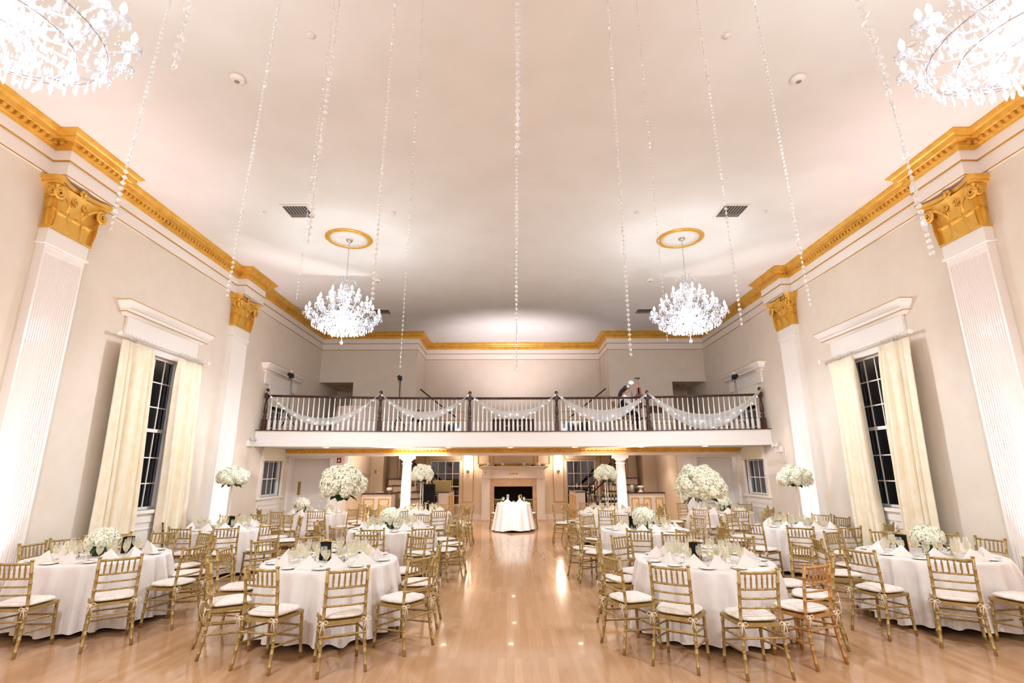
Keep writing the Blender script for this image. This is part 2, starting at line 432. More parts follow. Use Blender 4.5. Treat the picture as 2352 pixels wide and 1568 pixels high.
# ------------------------------------------------------------------ windows
def tall_window(n, s, cy):
    x = s*W
    def bx(mb, a, b, y0, y1, z0, z1):      # a,b = distance out of the wall into the room (+) or into the reveal (-)
        p, q = sorted((x - s*a, x - s*b)); mb.box(p, q, y0, y1, z0, z1)
    mb = MB()
    for y0, y1 in ((cy-GH-.11, cy-GH), (cy+GH, cy+GH+.11)):
        bx(mb, -.02, .035, y0, y1, 1.15, Z1)
    bx(mb, .0, .034, cy-GH-.11, cy+GH+.11, Z1, 4.04)
    bx(mb, -.15, .07, cy-GH-.16, cy+GH+.16, 1.09, 1.15)
    bx(mb, 0, .03, cy-GH-.1, cy+GH+.1, .94, 1.09)
    bx(mb, 0, .015, cy-GH-.08, cy+GH+.08, .2, .94)
    for y0, y1, z0, z1 in ((cy-GH+.02, cy+GH-.02, .3, .32), (cy-GH+.02, cy+GH-.02, .82, .84), (cy-GH+.02, cy-GH+.04, .32, .82), (cy+GH-.04, cy+GH-.02, .32, .82)): bx(mb, .01, .03, y0, y1, z0, z1)
    for y0, y1 in ((cy-GH, cy-GH+.035), (cy+GH-.035, cy+GH)): bx(mb, -.15, -.05, y0, y1, Z0, Z1)
    for z0, z1 in ((Z0, Z0+.05), (Z1-.04, Z1), (2.5, 2.56)): bx(mb, -.14, -.06, cy-GH+.035, cy+GH-.035, z0, z1)
    # frieze board and projecting crown
    bx(mb, 0, .045, cy-1.0, cy+1.0, 4.04, 4.36)
    fr = struct(mb.build('window_%d' % n, M['white']))
    mb = MB()
    for k in (1, 2, 3): y = cy-GH + 2*GH*k/4; bx(mb, -.11, -.085, y-.011, y+.011, Z0+.05, Z1-.04)
    for k in (1, 2, 4, 5): z = Z0 + (Z1-Z0)*k/6; bx(mb, -.108, -.087, cy-GH+.035, cy+GH-.035, z-.011, z+.011)
    mb.build('muntin', M['white'], fr)
    mb = MB(); bx(mb, -.1, -.095, cy-GH, cy+GH, Z0, Z1); mb.build('pane', M['pane'], fr)
    mb = MB(); hw = 1.02
    pth = [(x, cy-hw), (x-s*.001, cy-hw), (x-s*.001, cy+hw), (x, cy+hw)]
    prof = [(.03, 4.33), (.07, 4.345), (.09, 4.37), (.13, 4.38), (.13, 4.44), (.15, 4.45), (.19, 4.50), (.215, 4.55), (.215, 4.575), (0, 4.575)]
    if s < 0: sweep(mb, [(x-.05, cy-hw), (x, cy-hw), (x, cy+hw), (x-.05, cy+hw)], neg(prof))
    else: sweep(mb, [(x+.05, cy-hw), (x, cy-hw), (x, cy+hw), (x+.05, cy+hw)], prof)
    mb.build('crown', M['white'], fr)
    mb = MB()
    for z, p in ((4.385, .134), (4.565, .219)):
        pr = [(p-.02, z-.006), (p, z-.006), (p, z+.006), (p-.02, z+.006)]
        if s < 0: sweep(mb, [(x-.05, cy-hw), (x, cy-hw), (x, cy+hw), (x-.05, cy+hw)], neg(pr), True)
        else: sweep(mb, [(x+.05, cy-hw), (x, cy-hw), (x, cy+hw), (x+.05, cy+hw)], pr, True)
    mb.build('gold_line', M['fillet'], fr)
    return fr
w1 = tall_window(1, -1, WC[0]); w2 = tall_window(2, 1, WC[0]); w3 = tall_window(3, -1, WC[1]); w4 = tall_window(4, 1, WC[1])
def back_window(n, x0, x1):
    mb = MB(); z0, z1 = .5, 2.17
    for a, b in ((x0, x0+.03), (x1-.03, x1)): mb.box(a, b, 20.62, 20.7, z0+.05, z1-.03)
    for a, b in ((z0, z0+.05), (z1-.03, z1), (1.18, 1.22)): mb.box(x0, x1, 20.62, 20.7, a, b)
    mb.box(x0-.06, x1+.06, 20.56, 20.62, z0-.04, z0)
    fr = struct(mb.build('window_%d' % n, M['white'])); mb = MB()
    for k in (1, 2, 3): x = x0 + (x1-x0)*k/4; mb.box(x-.012, x+.012, 20.64, 20.66, z0, z1)
    for z in (.86, 1.68): mb.box(x0, x1, 20.642, 20.658, z-.012, z+.012)
    mb.build('muntin', M['tanwall'], fr)
    MB().box(x0, x1, 20.66, 20.665, z0, z1).build('pane', M['pane'], fr)
back_window(5, *BW[0]); back_window(6, *BW[1])
# upper gallery windows and centre doors seen through the balusters
for n, x0, x1 in ((7, -2.62, -1.9), (8, 1.85, 2.8)):
    mb = MB().box(x0-.04, x1+.04, YR-.03, YR, BZ, BZ+.72)
    fr = struct(mb.build('window_%d' % n, M['white']))
    MB().box(x0, x1, YR-.036, YR-.03, BZ+.02, BZ+.68).build('pane', M['darkpane'], fr); mb = MB()
    for k in (1, 2, 3): x = x0 + (x1-x0)*k/4; mb.box(x-.012, x+.012, YR-.045, YR-.036, BZ+.02, BZ+.68)
    mb.box(x0, x1, YR-.045, YR-.036, BZ+.34, BZ+.36)
    mb.build('muntin', M['white'], fr)
mb = MB()
for x0, x1 in ((-.74, -.02), (.02, .76)):
    mb.box(x0, x1, YR-.05, YR, BZ, 3.62)
    for z0, z1 in ((2.9, 3.1), (3.18, 3.55)): panel_frame(mb, x0+.08, x1-.08, z0, z1, YR-.05, .03, .02)
d3 = struct(mb.build('door_3', M['maroon']))
MB().box(-.3, -.1, YR-.1, YR-.07, 3.36, 3.39).box(.12, .34, YR-.1, YR-.07, 3.36, 3.39).build('push_bar', M['brass'], d3)
for n, s in ((1, -1), (2, 1)):
    a, b = sorted((s*6.5, s*5.34)); mb = MB().box(a, b, 15.7, 15.76, 0, 2.16)
    for z0, z1 in ((.25, .95), (1.1, 1.95)): panel_frame(mb, a+.16, b-.16, z0, z1, 15.7, .03, .012)
    dr = struct(mb.build('door_%d' % n, M['white']))
    if s < 0: MB().box(-6.36, -6.28, 15.685, 15.7, 1.12, 1.5).build('push_plate', M['brass'], dr)
    mb = MB()
    for q in (5.34, 5.0): p = sorted((s*q, s*(q-.09 if q > 5.1 else q))); 
    a, b = sorted((s*5.34, s*5.24)); mb.box(a, b, 15.33, 15.35, 0, 2.16)
    a, b = sorted((s*W, s*5.24)); mb.box(a, b, 15.33, 15.35, 2.16, 2.25)
    mb.build('casing', M['white'], dr)

# curtain rods, rings, drapes
def drape(mb, s, y0, y1, y0b, y1b, folds, seed, z0=.03, z1=3.9):
    r_ = random.Random(seed); ph = [r_.uniform(-.5, .5) for _ in range(folds+2)]
    nu, nv = folds*8+1, 14
    def P(i, j):
        t = i/(nu-1); v = j/(nv-1); z = z0 + (z1-z0)*v
        k = t*folds + .35*math.sin(2.6*t*folds + seed); am = .032 + .05*(1-v)**.5
        kk = min(max(k, 0), folds); e = ph[int(kk)]*(1-kk % 1) + ph[min(int(kk)+1, folds)]*(kk % 1)
        w = math.sin(2*PI*(k + .25*e*(1-v)))
        pinch = .35 if v > .93 else 1
        k2 = k; yy = (y0b + (y1b-y0b)*t)*(1-v) + (y0 + (y1-y0)*t)*v + .02*math.sin(5*v + e)
        return (s*(W - .165 - am*pinch*w - .012*math.sin(3*k)), yy, z)
    mb.grid(P, nu, nv)
def curtains(s, cy, spots):
    side = 'left' if s < 0 else 'right'
    rod = thing('curtain_rod', 'white curtain rod with rings above the tall window on the %s wall' % side, 'curtain rod', (s*(W-.15), cy, 3.99))
    mb = MB().tube([(0, -1.22, 0), (0, 1.22, 0)], .02, 10); mb.build('pole', M['white'], rod)
    for e in (-1, 1):
        MB().sphere((0, e*1.25, 0), .042, 10, 8).build('finial', M['white'], rod)
        a, b = sorted((0, s*.15)); MB().box(a, b, e*1.1-.01, e*1.1+.01, -.012, .012).build('bracket', M['white'], rod)
    rm = None
    for (a, b, a2, b2, f, sd) in spots:
        for k in range(2*f+1):
            y = a + (b-a)*k/(2*f) - cy
            if rm is None:
                mb = MB(); mb.tube([(math.cos(q)*.03, 0, math.sin(q)*.03-.008) for q in [2*PI*i/12 for i in range(13)]], .005, 5); rm = mb.mesh('ring', M['white'])
            obj('ring', rm, rod, (0, y, 0))
    for i, (a, b, a2, b2, f, sd) in enumerate(spots):
        mb = MB(); drape(mb, s, a, b, a2, b2, f, sd)
        o = mb.build('curtain', M['drape']); solidify(o, .008)
        tag(o, 'cream damask curtain panel %s the tall window on the %s wall' % (('on the near side of', 'on the far side of')[i], side), 'curtain', 'cream curtain panels')
curtains(-1, WC[0], [(8.08, 8.86, 8.1, 9.0, 4, 3), (9.58, 10.3, 9.68, 10.42, 4, 5)])
curtains(1, WC[0], [(8.05, 8.78, 8.1, 8.92, 4, 9), (9.5, 10.3, 9.42, 10.3, 4, 12)])
# roller shades at the far windows, above and below the gallery
for s, side in ((-1, 'left'), (1, 'right')):
    for z0, z1, wh in ((2.08, 2.43, 'beneath the balcony'), (3.5, 3.95, 'behind the balcony rail')):
        a, b = sorted((s*(W-.05), s*(W-.065)))
        o = thing('roller_shade', 'cream roller shade %s on the %s wall window' % (wh, side), 'window shade', ((a+b)/2, WC[1], z0))
        MB().box(-.007, .007, -.70, .70, 0, z1-z0-.02).build('shade_cloth', M['shade'], o)
        MB().tube([(0, -.70, 0), (0, .70, 0)], .012, 6).build('hem_bar', M['shade'], o)

# ------------------------------------------------------------------ pilasters
def leaf(mb, c, w, h, out, curl, ang=0, n=7, seg=6):
    """acanthus tongue rising from c, bending outward (-> local +x = out of the face), rotated ang about z"""
    Mz = Matrix.Translation(c) @ Matrix.Rotation(ang, 4, 'Z')
    def P(i, j):
        u = i/(n-1)*2-1; v = j/(seg+2)
        a = v*1.25
        ww = w*(.75 + .35*math.sin(a*2.2))*(1 if v < .8 else 1-(v-.8)*2.2)
        x = out*v**2 + curl*max(0, v-.72)*3.2 + .012*(1-u*u) - .004*math.cos(u*9)
        z = h*min(v, .84)/.84 - max(0, v-.84)*h*.9
        return Mz @ Vector((x, u*ww*(1+.06*math.sin(v*26)), z))
    mb.grid(P, n, seg+3)
def spiral(mb, c, r0, turns, u, v, w, rad, start=0, n=26):
    pts = []; rr = []
    for i in range(n):
        t = i/(n-1); a = start + turns*2*PI*t; r = r0*(1-t*.85)
        pts.append(Vector(c) + Vector(u)*(r*math.cos(a)) + Vector(v)*(r*math.sin(a)) + Vector(w)*(.012*t)); rr.append(rad*(1-.45*t))
    mb.tube(pts, rr, 6)
def make_pilaster(label, loc, s):
    # local frame: x = out of the wall, y along the wall, z up; mirrored by rotation about z
    t = thing('pilaster', label, 'pilaster', loc, 0 if s < 0 else PI, 'fluted pilasters with gilded capitals')
    # shaft: fluted prism
    hw = .335; dp = .12; nf = 17
    pts = [(0, -hw), (dp, -hw)]
    for k in range(nf):
        y0 = -hw + .03 + (2*hw-.06)*k/nf; st = (2*hw-.06)/nf
        pts += [(dp, y0 + st*.12), (dp-.012, y0 + st*.3), (dp-.016, y0 + st*.5), (dp-.012, y0 + st*.7), (dp, y0 + st*.88)]
    pts += [(dp, hw), (0, hw)]
    n = len(pts); mb = MB()
    mb.add([(x, y, z) for z in (.42, 4.72) for x, y in pts], [(k, k+1, n+k+1, n+k) for k in range(n-1)])
    mb.box(0, dp+.002, -hw, hw, 4.72, 4.80)
    mb.build('shaft', M['white'], t)
    mb = MB(); mb.box(0, .17, -hw-.06, hw+.06, 0, .18).box(0, .16, -hw-.045, hw+.045, .18, .24).box(0, .145, -hw-.025, hw+.025, .24, .32).box(0, .135, -hw-.015, hw+.015, .32, .42)
    mb.build('base', M['white'], t)
    mb = MB(); mb.box(0, dp, -hw, hw, 4.8, 4.83).box(0, dp+.035, -hw-.035, hw+.035, 4.83, 4.86).box(0, dp+.01, -hw-.01, hw+.01, 4.86, 5.06)
    for k in range(16): y = -hw + .02 + (2*hw-.04)*k/15; mb.sphere((dp+.006, y, 4.8), .012, 6, 4)
    mb.build('astragal', M['white'], t)
    # capital
    cap = MB()
    cap.box(0, dp+.03, -hw-.03, hw+.03, 5.06, 5.085)
    def bell(i, j):
        v = j/6; ww = hw*(1 + .10*v + .16*v**3); d = dp*(1 + .15*v + .55*v**3)
        ring = [(0, -ww), (d*.8, -ww), (d, -ww*.94), (d*1.02, 0), (d, ww*.94), (d*.8, ww), (0, ww)]
        x, y = ring[i]; return (x, y, 5.085 + .60*v)
    cap.grid(bell, 7, 7)
    co = cap.build('capital', M['goldleaf'], t)
    ab = MB()
    for z0, z1, e in ((5.685, 5.73, 0), (5.73, 5.79, .025)):
        poly = [(0, -.47-e), (.19+e, -.47-e), (.26+e, -.42-e)]
        for k in range(9):
            q = -1 + 2*(k+1)/10; poly.append((.19+e*.8 - .045*(1-q*q) + .05*abs(q)**3, q*.40))
        poly += [(.26+e, .42+e), (.19+e, .47+e), (0, .47+e)]
        ab.prism(poly, z0, z1)
    ab.build('abacus', M['goldleaf'], co)
    lm = MB(); leaf(lm, (0, 0, 0), .088, .27, .025, .05); lme = lm.mesh('acanthus_leaf', M['goldleaf'])
    for y in (-.24, 0, .24): obj('acanthus_leaf', lme, co, (dp, y, 5.085))
    l2 = MB(); leaf(l2, (0, 0, 0), .085, .47, .03, .055); l2e = l2.mesh('acanthus_leaf', M['goldleaf'])
    for y in (-.33, -.12, .12, .33): obj('acanthus_leaf', l2e, co, (dp-.01, y, 5.085))
    for e in (-1, 1):
        obj('acanthus_leaf', lme, co, (.1, e*hw, 5.085), e*PI/2)
        obj('acanthus_leaf', l2e, co, (.1, e*(hw+.01), 5.085), e*PI/2)
        v = MB(); u = Vector((.35, e*.94, 0)).normalized()
        v.tube([(dp, e*.10, 5.36), (dp+.03, e*.15, 5.5), (dp+.05, e*.25, 5.6), (dp+.085, e*.37, 5.655)], [.02, .028, .03, .026], 8)
        spiral(v, (dp+.085, e*.385, 5.565), .098, 2.1, (0, e, 0), (0, 0, 1), (1, 0, 0), .024, PI/2)
        v.build('volute', M['goldleaf'], co)
        v = MB(); v.tube([(dp, e*.09, 5.36), (dp+.03, e*.10, 5.5), (dp+.045, e*.07, 5.6)], [.014, .018, .016], 6)
        spiral(v, (dp+.06, e*.085, 5.575), .058, 1.8, (0, -e, 0), (0, 0, 1), (1, 0, 0), .014, PI/2)
        v.build('volute', M['goldleaf'], co)
        v = MB(); spiral(v, (dp+.04, e*(hw+.09), 5.57), .075, 2, (1, 0, 0), (0, 0, 1), (0, e, 0), .022, PI/2); v.build('volute', M['goldleaf'], co)
    v = MB()
    for k in range(6): a = 2*PI*k/6; v.sphere((.20, .045*math.cos(a), 5.735 + .045*math.sin(a)), .03, 8, 5, (.7, 1, 1))
    v.sphere((.225, 0, 5.735), .025, 8, 5); v.build('rosette', M['goldleaf'], co)
    return t
for s, side in ((-1, 'left'), (1, 'right')):
    for y, wh in ((6.8, 'nearest the camera'), (11.7, 'just before the balcony')):
        make_pilaster('white fluted pilaster with gilded acanthus capital on %s wall, %s' % (side, wh), (s*W, y, 0), s)

# ------------------------------------------------------------------ ceiling things
def medallion(x, y, side):
    t = thing('ceiling_medallion', 'round ceiling medallion with gold rim above the %s chandelier over the tables' % side, 'ceiling medallion', (x, y, H), group=None)
    mb = MB(); mb.lathe([(.02, -.012), (.2, -.012), (.22, -.02), (.24, -.012), (.38, -.012), (.38, -.001)], 40); mb.build('plaster_disc', M['ceil'], t)
    mb = MB(); mb.lathe([(.375, -.002), (.38, -.02), (.40, -.032), (.42, -.022), (.455, -.022), (.472, -.012), (.475, -.001)], 56, caps=False)
    for k in range(60): a = 2*PI*k/60; mb.sphere((.435*math.cos(a), .435*math.sin(a), -.024), .012, 6, 4)
    mb.build('gold_rim', M['goldleaf'], t)
def vent(x, y, lab):
    t = thing('air_vent', lab, 'air vent', (x, y, H)); h = .235
    mb = MB()
    for a in (-1, 1): mb.box(-h-.02, h+.02, a*h-.02, a*h+.02, -.012, -.001).box(a*h-.02, a*h+.02, -h+.02, h-.02, -.012, -.001)
    mb.build('frame', M['plastic'], t); MB().box(-h, h, -h, h, -.004, -.001).build('recess', M['ventdark'], t)  # recess is a flat plate, coloured dark for the shade behind the louvres
    mb = MB(); s = 1 if x < 0 else -1
    for k in range(9): q = -.21 + .0262*k*2; mb.box(min(0, 0)+(q if 1 else 0)-.011, q+.011, -.21, .06, -.014, -.005)
    for k in range(4): q = .09 + k*.035; mb.box(-.21, .21, q-.009, q+.009, -.014, -.005)
    mb.build('louvre', M['metalgrey'], t)
for s, side in ((-1, 'left'), (1, 'right')):
    vent(s*4.0, 8.6, 'square louvred ceiling vent near the %s chandelier' % side)
    vent(s*3.93, 14.75, 'square louvred ceiling vent behind the %s chandelier, nearer the balcony' % side)
    for y, lab in ((5.28, 'near the camera'), (12.1, 'above the far tables')):
        t = thing('smoke_detector', 'round white smoke detector on %s half of ceiling, %s' % (side, lab), 'smoke detector', (s*3.42, y, H))
        MB().lathe([(.03, -.055), (.06, -.05), (.085, -.03), (.09, -.001)], 24).build('housing', M['plastic'], t)
        MB().lathe([(.012, -.064), (.03, -.06), (.03, -.05)], 12).build('sensor', M['metalgrey'], t)
    for x, y, lab in ((2.29, 4.65, 'inboard near the camera'), (4.42, 4.76, 'outboard near the camera'), (2.27, 8.66, 'inboard beside the medallion'), (4.62, 8.62, 'outboard beyond the vent')):
        o = MB().lathe([(.0, -.014), (.045, -.012), (.048, -.001)], 20, (0, 0, 0)).build('sprinkler_cap', M['plastic'], None, (s*x, y, H))
        tag(o, 'flat white sprinkler cover on the %s half of the ceiling, %s' % (side, lab), 'sprinkler cover')

# ------------------------------------------------------------------ gallery (balcony)
FP = [(-6.56, 13.2), (-3.6, 13.72), (-1.2, 13.85), (1.2, 13.86), (3.6, 13.76), (6.56, 13.24)]
def yf(x):
    for (a, b), (c, d) in zip(FP, FP[1:]):
        if a <= x <= c: return b + (d-b)*(x-a)/(c-a)
    return FP[-1][1]
bal = thing('balcony', 'white balcony across the back of the hall with dark floor edge', 'balcony', (0, 13.85, SZ))
off = Vector((0, -13.85, -SZ))
def shift(mb): mb.v = [(v[0]+off.x, v[1]+off.y, v[2]+off.z) for v in mb.v]; return mb
mb = MB(); mb.prism(FP + [(6.56, 20.6), (-6.56, 20.6)], SZ+.004, BZ-.02); shift(mb).build('slab', M['ceil'], bal)
mb = MB(); sweep(mb, FP, neg([(-.02, SZ), (.05, SZ), (.05, SZ+.10), (.035, SZ+.11), (.035, SZ+.135), (.02, SZ+.15), (.02, BZ-.05), (.035, BZ-.04), (.035, BZ-.02), (-.02, BZ-.02)]) if 0 else [(.02, SZ), (-.05, SZ), (-.05, SZ+.10), (-.035, SZ+.11), (-.035, SZ+.135), (-.02, SZ+.15), (-.02, BZ-.05), (-.035, BZ-.04), (-.035, BZ-.02), (.02, BZ-.02)])
shift(mb).build('fascia', M['white'], bal)
mb = MB(); mb.prism([(x, y-.06) for x, y in FP] + [(6.56, 17.2), (3.27, 17.2), (3.27, 18.85), (-3.27, 18.85), (-3.27, 17.2), (-6.56, 17.2)], BZ-.02, BZ); shift(mb).build('floor_boards', M['darkwood'], bal)
# beam with gilded cornice under the gallery
bm_ = thing('ceiling_beam', 'white beam with gilded dentil cornice running under the balcony', 'beam', (0, 15.15, 2.22))
MB().box(-W, W, -.15, .2, 0, SZ-2.22).build('beam_body', M['white'], bm_)
mb = MB(); prf = [(0, .07), (.03, .072), (.035, .09), (.06, .10), (.06, .135), (.10, .14), (.12, .165), (.15, .18), (.15, .188), (0, .188)]
sweep(mb, [(-6.45, -.15), (6.45, -.15)], neg(prf), True)
for k in range(118): x = -6.4 + 12.8*k/117; mb.box(x-.026, x+.026, -.262, -.205, .098, .136)
mb.build('cornice', M['goldleaf'], bm_)
# columns
for s, side in ((-1, 'left'), (1, 'right')):
    t = thing('column', 'round white column carrying the beam %s of the fireplace' % side, 'column', (s*3.07, 15.17, 0))
    mb = MB().lathe([(.15, .12), (.15, .16), (.14, .2), (.145, .9), (.14, 1.5), (.125, 1.98), (.125, 2.0)], 28); mb.build('shaft', M['white'], t)
    mb = MB().box(-.19, .19, -.19, .19, 0, .07); mb.lathe([(.18, .07), (.185, .09), (.165, .12)], 24); mb.build('base', M['white'], t)
    mb = MB().lathe([(.125, 1.98), (.145, 1.99), (.145, 2.01), (.127, 2.02), (.13, 2.07), (.175, 2.11), (.18, 2.13)], 28)
    mb.box(-.205, .205, -.175, .2, 2.13, 2.22); mb.build('capital', M['white'], t)
# downlights in the soffit
for k, x in enumerate((-5.0, -3.47, -1.78, -.1, 1.66, 3.45, 5.1)):
    t = thing('downlight', ['first', 'second', 'third', 'middle', 'fifth', 'sixth', 'last'][k] + ' round recessed downlight from the left under the balcony edge', 'downlight', (x, yf(x)+.42, SZ), group='downlights under the balcony edge')
    MB().lathe([(.0, -.004), (.075, -.004), (.075, .003)], 20).build('lamp', M['down'], t)
    MB().lathe([(.075, -.008), (.1, -.006), (.1, .003)], 20, caps=False).build('rim', M['plastic'], t)

# railing
NP = [-6.42, -3.59, -1.2, 1.16, 3.61, 6.44]
rail = thing('balcony_railing', 'balcony railing with dark handrail, six turned newels and white balusters', 'railing', (0, 13.9, BZ))
def ry(x): return yf(x)+.06-13.9
nm = MB(); nm.box(-.05, .05, -.05, .05, 0, .28)
nm.lathe([(.05, .28), (.03, .30), (.045, .34), (.05, .37), (.028, .40), (.04, .43), (.05, .47), (.042, .62), (.028, .78), (.045, .80), (.03, .82)], 14)
nm.box(-.048, .048, -.048, .048, .82, .95); nm.lathe([(.05, .95), (.025, .965), (.022, .985), (.038, 1.0), (.05, 1.03), (.042, 1.065), (.012, 1.085)], 14)
nme = nm.mesh('newel', M['darkwood'])
for x in NP: obj('newel', nme, rail, (x, ry(x), 0))
bmh = MB(); bmh.box(-.026, .026, -.026, .026, 0, .26); bmh.lathe([(.026, .26), (.014, .28), (.024, .31), (.027, .34), (.016, .38), (.022, .42), (.016, .62), (.012, .76), (.018, .77), (.012, .79), (.012, .87)], 8, smooth=True)
bme = bmh.mesh('baluster', M['white'])
for (a, b), n in zip(zip(NP, NP[1:]), (21, 19, 19, 19, 21)):
    for k in range(n):
        x = a + (b-a)*(k+1)/(n+1); obj('baluster', bme, rail, (x, ry(x), 0))
mb = MB()
for a, b in zip(NP, NP[1:]):
    pts = [(a, ry(a), .885), ((a+b)/2, ry((a+b)/2), .885), (b, ry(b), .885)]
    mb.tube(pts, .038, 8, flat=.85)
mb.build('handrail', M['darkwood'], rail)
# tulle swags with fairy lights
fb = MB().sphere((0, 0, 0), .013, 8, 6).mesh('bulb', M['fairy'])
for i, (a, b) in enumerate(zip(NP, NP[1:])):
    r_ = random.Random(20+i); nu, nv = 33, 9
    sag = (.78, .60, .58, .62, .80)[i]; wd = (.17, .18, .18, .28, .34)[i]
    def C(t): return Vector((a+(b-a)*t, 0, 1.0 - sag*(1-(2*t-1)**2)))
    def P(u, j):
        t = u/(nu-1); v = j/(nv-1)-.5; c = C(t); w = wd*(.25 + .9*math.sin(PI*t)**.7)
        x = c.x + (.0)*v
        y = ry(min(max(x, -6.5), 6.5)) - .075 - .03*math.cos(v*9 + t*4) - .02*math.sin(PI*t)
        return (x - (v*w*.5 if t < .5 else -v*w*.5)*abs(2*t-1), y, c.z + v*w)
    mb = MB(); mb.grid(P, nu, nv); mb.v = [(v[0], v[1]+13.9, v[2]+BZ) for v in mb.v]
    o = tag(mb.build('tulle_swag', M['tulle']), 'white tulle swag with fairy lights on the balcony rail, %s' % ('leftmost section', 'second section from left', 'middle section', 'second section from right', 'rightmost section')[i], 'swag', 'tulle swags along the balcony railing')
    for k in range(14):
        t = (k+.5+r_.uniform(-.3, .3))/14; c = C(t); v = -.5 + r_.uniform(0, .6); w = wd*(.25+.9*math.sin(PI*t)**.7)
        obj('bulb', fb, o, (c.x, ry(c.x)-.11+13.9, c.z + v*w + BZ))
fb2 = [(5.35, 14.4, 3.1), (5.45, 14.5, 3.02), (5.5, 14.3, 3.15), (5.6, 14.4, 3.05)]
# handrails of the stairs going down from the gallery
def stair_rail(s, label):
    t = thing('stair_handrail', label, 'handrail', (s*3.22, 17.6, BZ))
    pts = [(-s*.03, -.1, 1.70), (-s*.72, .0, 1.16), (-s*1.3, .05, .72)]
    MB().tube(pts, .032, 8, flat=.8).build('rail', M['darkwood'], t)
    mm = MB().tube([(0, 0, 0), (0, 0, .62)], .011, 6).mesh('spindle', M['white'])
    for k in range(6): x = .15 + k*.16; obj('spindle', mm, t, (-s*x, -.07 + .1*x, 1.70 - .76*x - .62))
stair_rail(-1, 'dark handrail sloping down from the left corner of the gallery recess'); stair_rail(1, 'dark handrail sloping down from the right corner of the gallery recess')
# passage ceiling lights
for s, side in ((-1, 'left'), (1, 'right')):
    t = thing('flush_light', 'unlit flush ceiling light in the passage at the %s end of the gallery' % side, 'ceiling light', (s*5.95, 18.0, 4.71))
    MB().lathe([(.02, -.09), (.10, -.07), (.15, -.02)], 20).build('diffuser', M['metalgrey'], t)
    MB().lathe([(.16, -.02), (.16, 0)], 20).build('base', M['brass'], t)
# lower stairs either side of the fireplace room
def staircase(s):
    side = 'left' if s < 0 else 'right'
    t = thing('staircase', 'staircase with dark treads, white risers and balusters behind the %s column' % side, 'staircase', (s*3.75, 18.95, 0))
    n = 7
    MB().box(-.16, .14, -.3, .5, 1.56, SZ+.02).build('side_panel', M['maroon'], t)
    tm = MB().box(-.36, .36, -.5, .5, -.035, 0).mesh('tread', M['darkwood']); rm = MB().box(-.32, .32, -.44, .48, -.22, -.035).mesh('riser', M['tanwall'])
    bm2 = MB().tube([(0, 0, 0), (0, 0, .86)], .013, 6).mesh('baluster', M['white'])
    for k in range(n):
        z = .22*(k+1); x = s*(-.75 + .17*k)
        if k < 5: x = s*(-.95 + .21*k)
        obj('tread', tm, t, (x, 0, z)); obj('riser', rm, t, (x, 0, z))
        for q in (-.1, .1):
            zz = min(.86, SZ-.03-z); obj('baluster', bm2, t, (x - s*.12 + q, -.42, z), sc=(1, 1, max(.05, zz/.86)))
    MB().tube([(-s*1.25, -.42, 1.05), (-s*1.05, -.42, 1.0), (s*.05, -.42, 1.95), (s*.3, -.42, 2.36)], .036, 8, flat=.8).build('handrail', M['darkwood'], t)
    MB().tube([(-s*1.05, .42, 1.15), (s*.1, .42, 2.3)], .036, 8, flat=.8).build('handrail', M['darkwood'], t)
    mb = MB().lathe([(.05, 0), (.05, .3), (.035, .34), (.05, .5), (.035, .9), (.06, .95), (.06, 1.05), (.02, 1.1)], 12, c=(-s*1.25, -.42, 0)); mb.build('newel', M['darkwood'], t)
staircase(-1); staircase(1)

# fireplace
fp = thing('fireplace', 'white fireplace mantel with black firebox behind the small white table', 'fireplace', (0.02, 20.6, 0))
mb = MB()
for s in (-1, 1):
    a, b = sorted((s*.9, s*1.21)); mb.box(a, b, -.14, 0, .12, 1.5).box(a-.02, b+.02, -.17, 0, 0, .14).box(a-.02, b+.02, -.17, 0, 1.5, 1.58)
    a, b = sorted((s*1.02, s*1.09)); mb.box(a, b, -.10, -.139, .2, 1.42)
    for q in (.95, 1.16): mb.box(s*q-.02, s*q+.02, -.155, -.14, .2, 1.42)
mb.build('mantel_leg', M['white'], fp)
MB().box(-1.21, 1.21, -.13, 0, 1.5, 1.84).box(-.2, .2, -.15, -.13, 1.55, 1.8).box(-1.21, -.9, -.16, -.13, 1.58, 1.84).box(.9, 1.21, -.16, -.13, 1.58, 1.84).build('frieze', M['white'], fp)
mb = MB(); sweep(mb, [(1.21, 0), (1.21, -.13), (-1.21, -.13), (-1.21, 0)], [(0, 1.82), (.03, 1.84), (.06, 1.88), (.14, 1.92), (.16, 1.93), (.16, 1.955), (-.12, 1.955)])
pass
mb.box(-1.36, 1.36, -.28, 0, 1.94, 1.955); mb.build('mantel_shelf', M['white'], fp)
MB().box(-.9, -.74, -.1, 0, 0, 1.5).box(.74, .9, -.1, 0, 0, 1.5).box(-.74, .74, -.1, 0, 1.2, 1.5).build('slip', M['stonepink'], fp)
MB().box(-.75, .75, .5, .55, 0, 1.2).box(-.8, -.75, 0, .55, 0, 1.2).box(.75, .8, 0, .55, 0, 1.2).box(-.8, .8, 0, .55, 1.2, 1.25).build('firebox', M['firebox'], fp)
mb = MB()
for x in (-.12, 0, .12): mb.sphere((x, -.16, 1.67), .035, 8, 6, (1.2, .4, 1)); mb.tube([(x-.06, -.16, 1.69), (x, -.165, 1.64), (x+.06, -.16, 1.69)], .012, 6)
mb.build('gilt_ornament', M['goldleaf'], fp)
for x in (-1.08, 1.08): MB().sphere((x, -.17, 1.73), .025, 8, 6, (1, .4, 1.1)).tube([(x, -.17, 1.70), (x, -.17, 1.62)], .006, 5).build('gilt_ornament', M['goldleaf'], fp)
MB().tube([(-.55, .1, .18), (.55, .1, .18)], .03, 8).tube([(-.4, .16, .24), (.45, .2, .26)], .035, 8).build('fire_log', M['firebox'], fp)
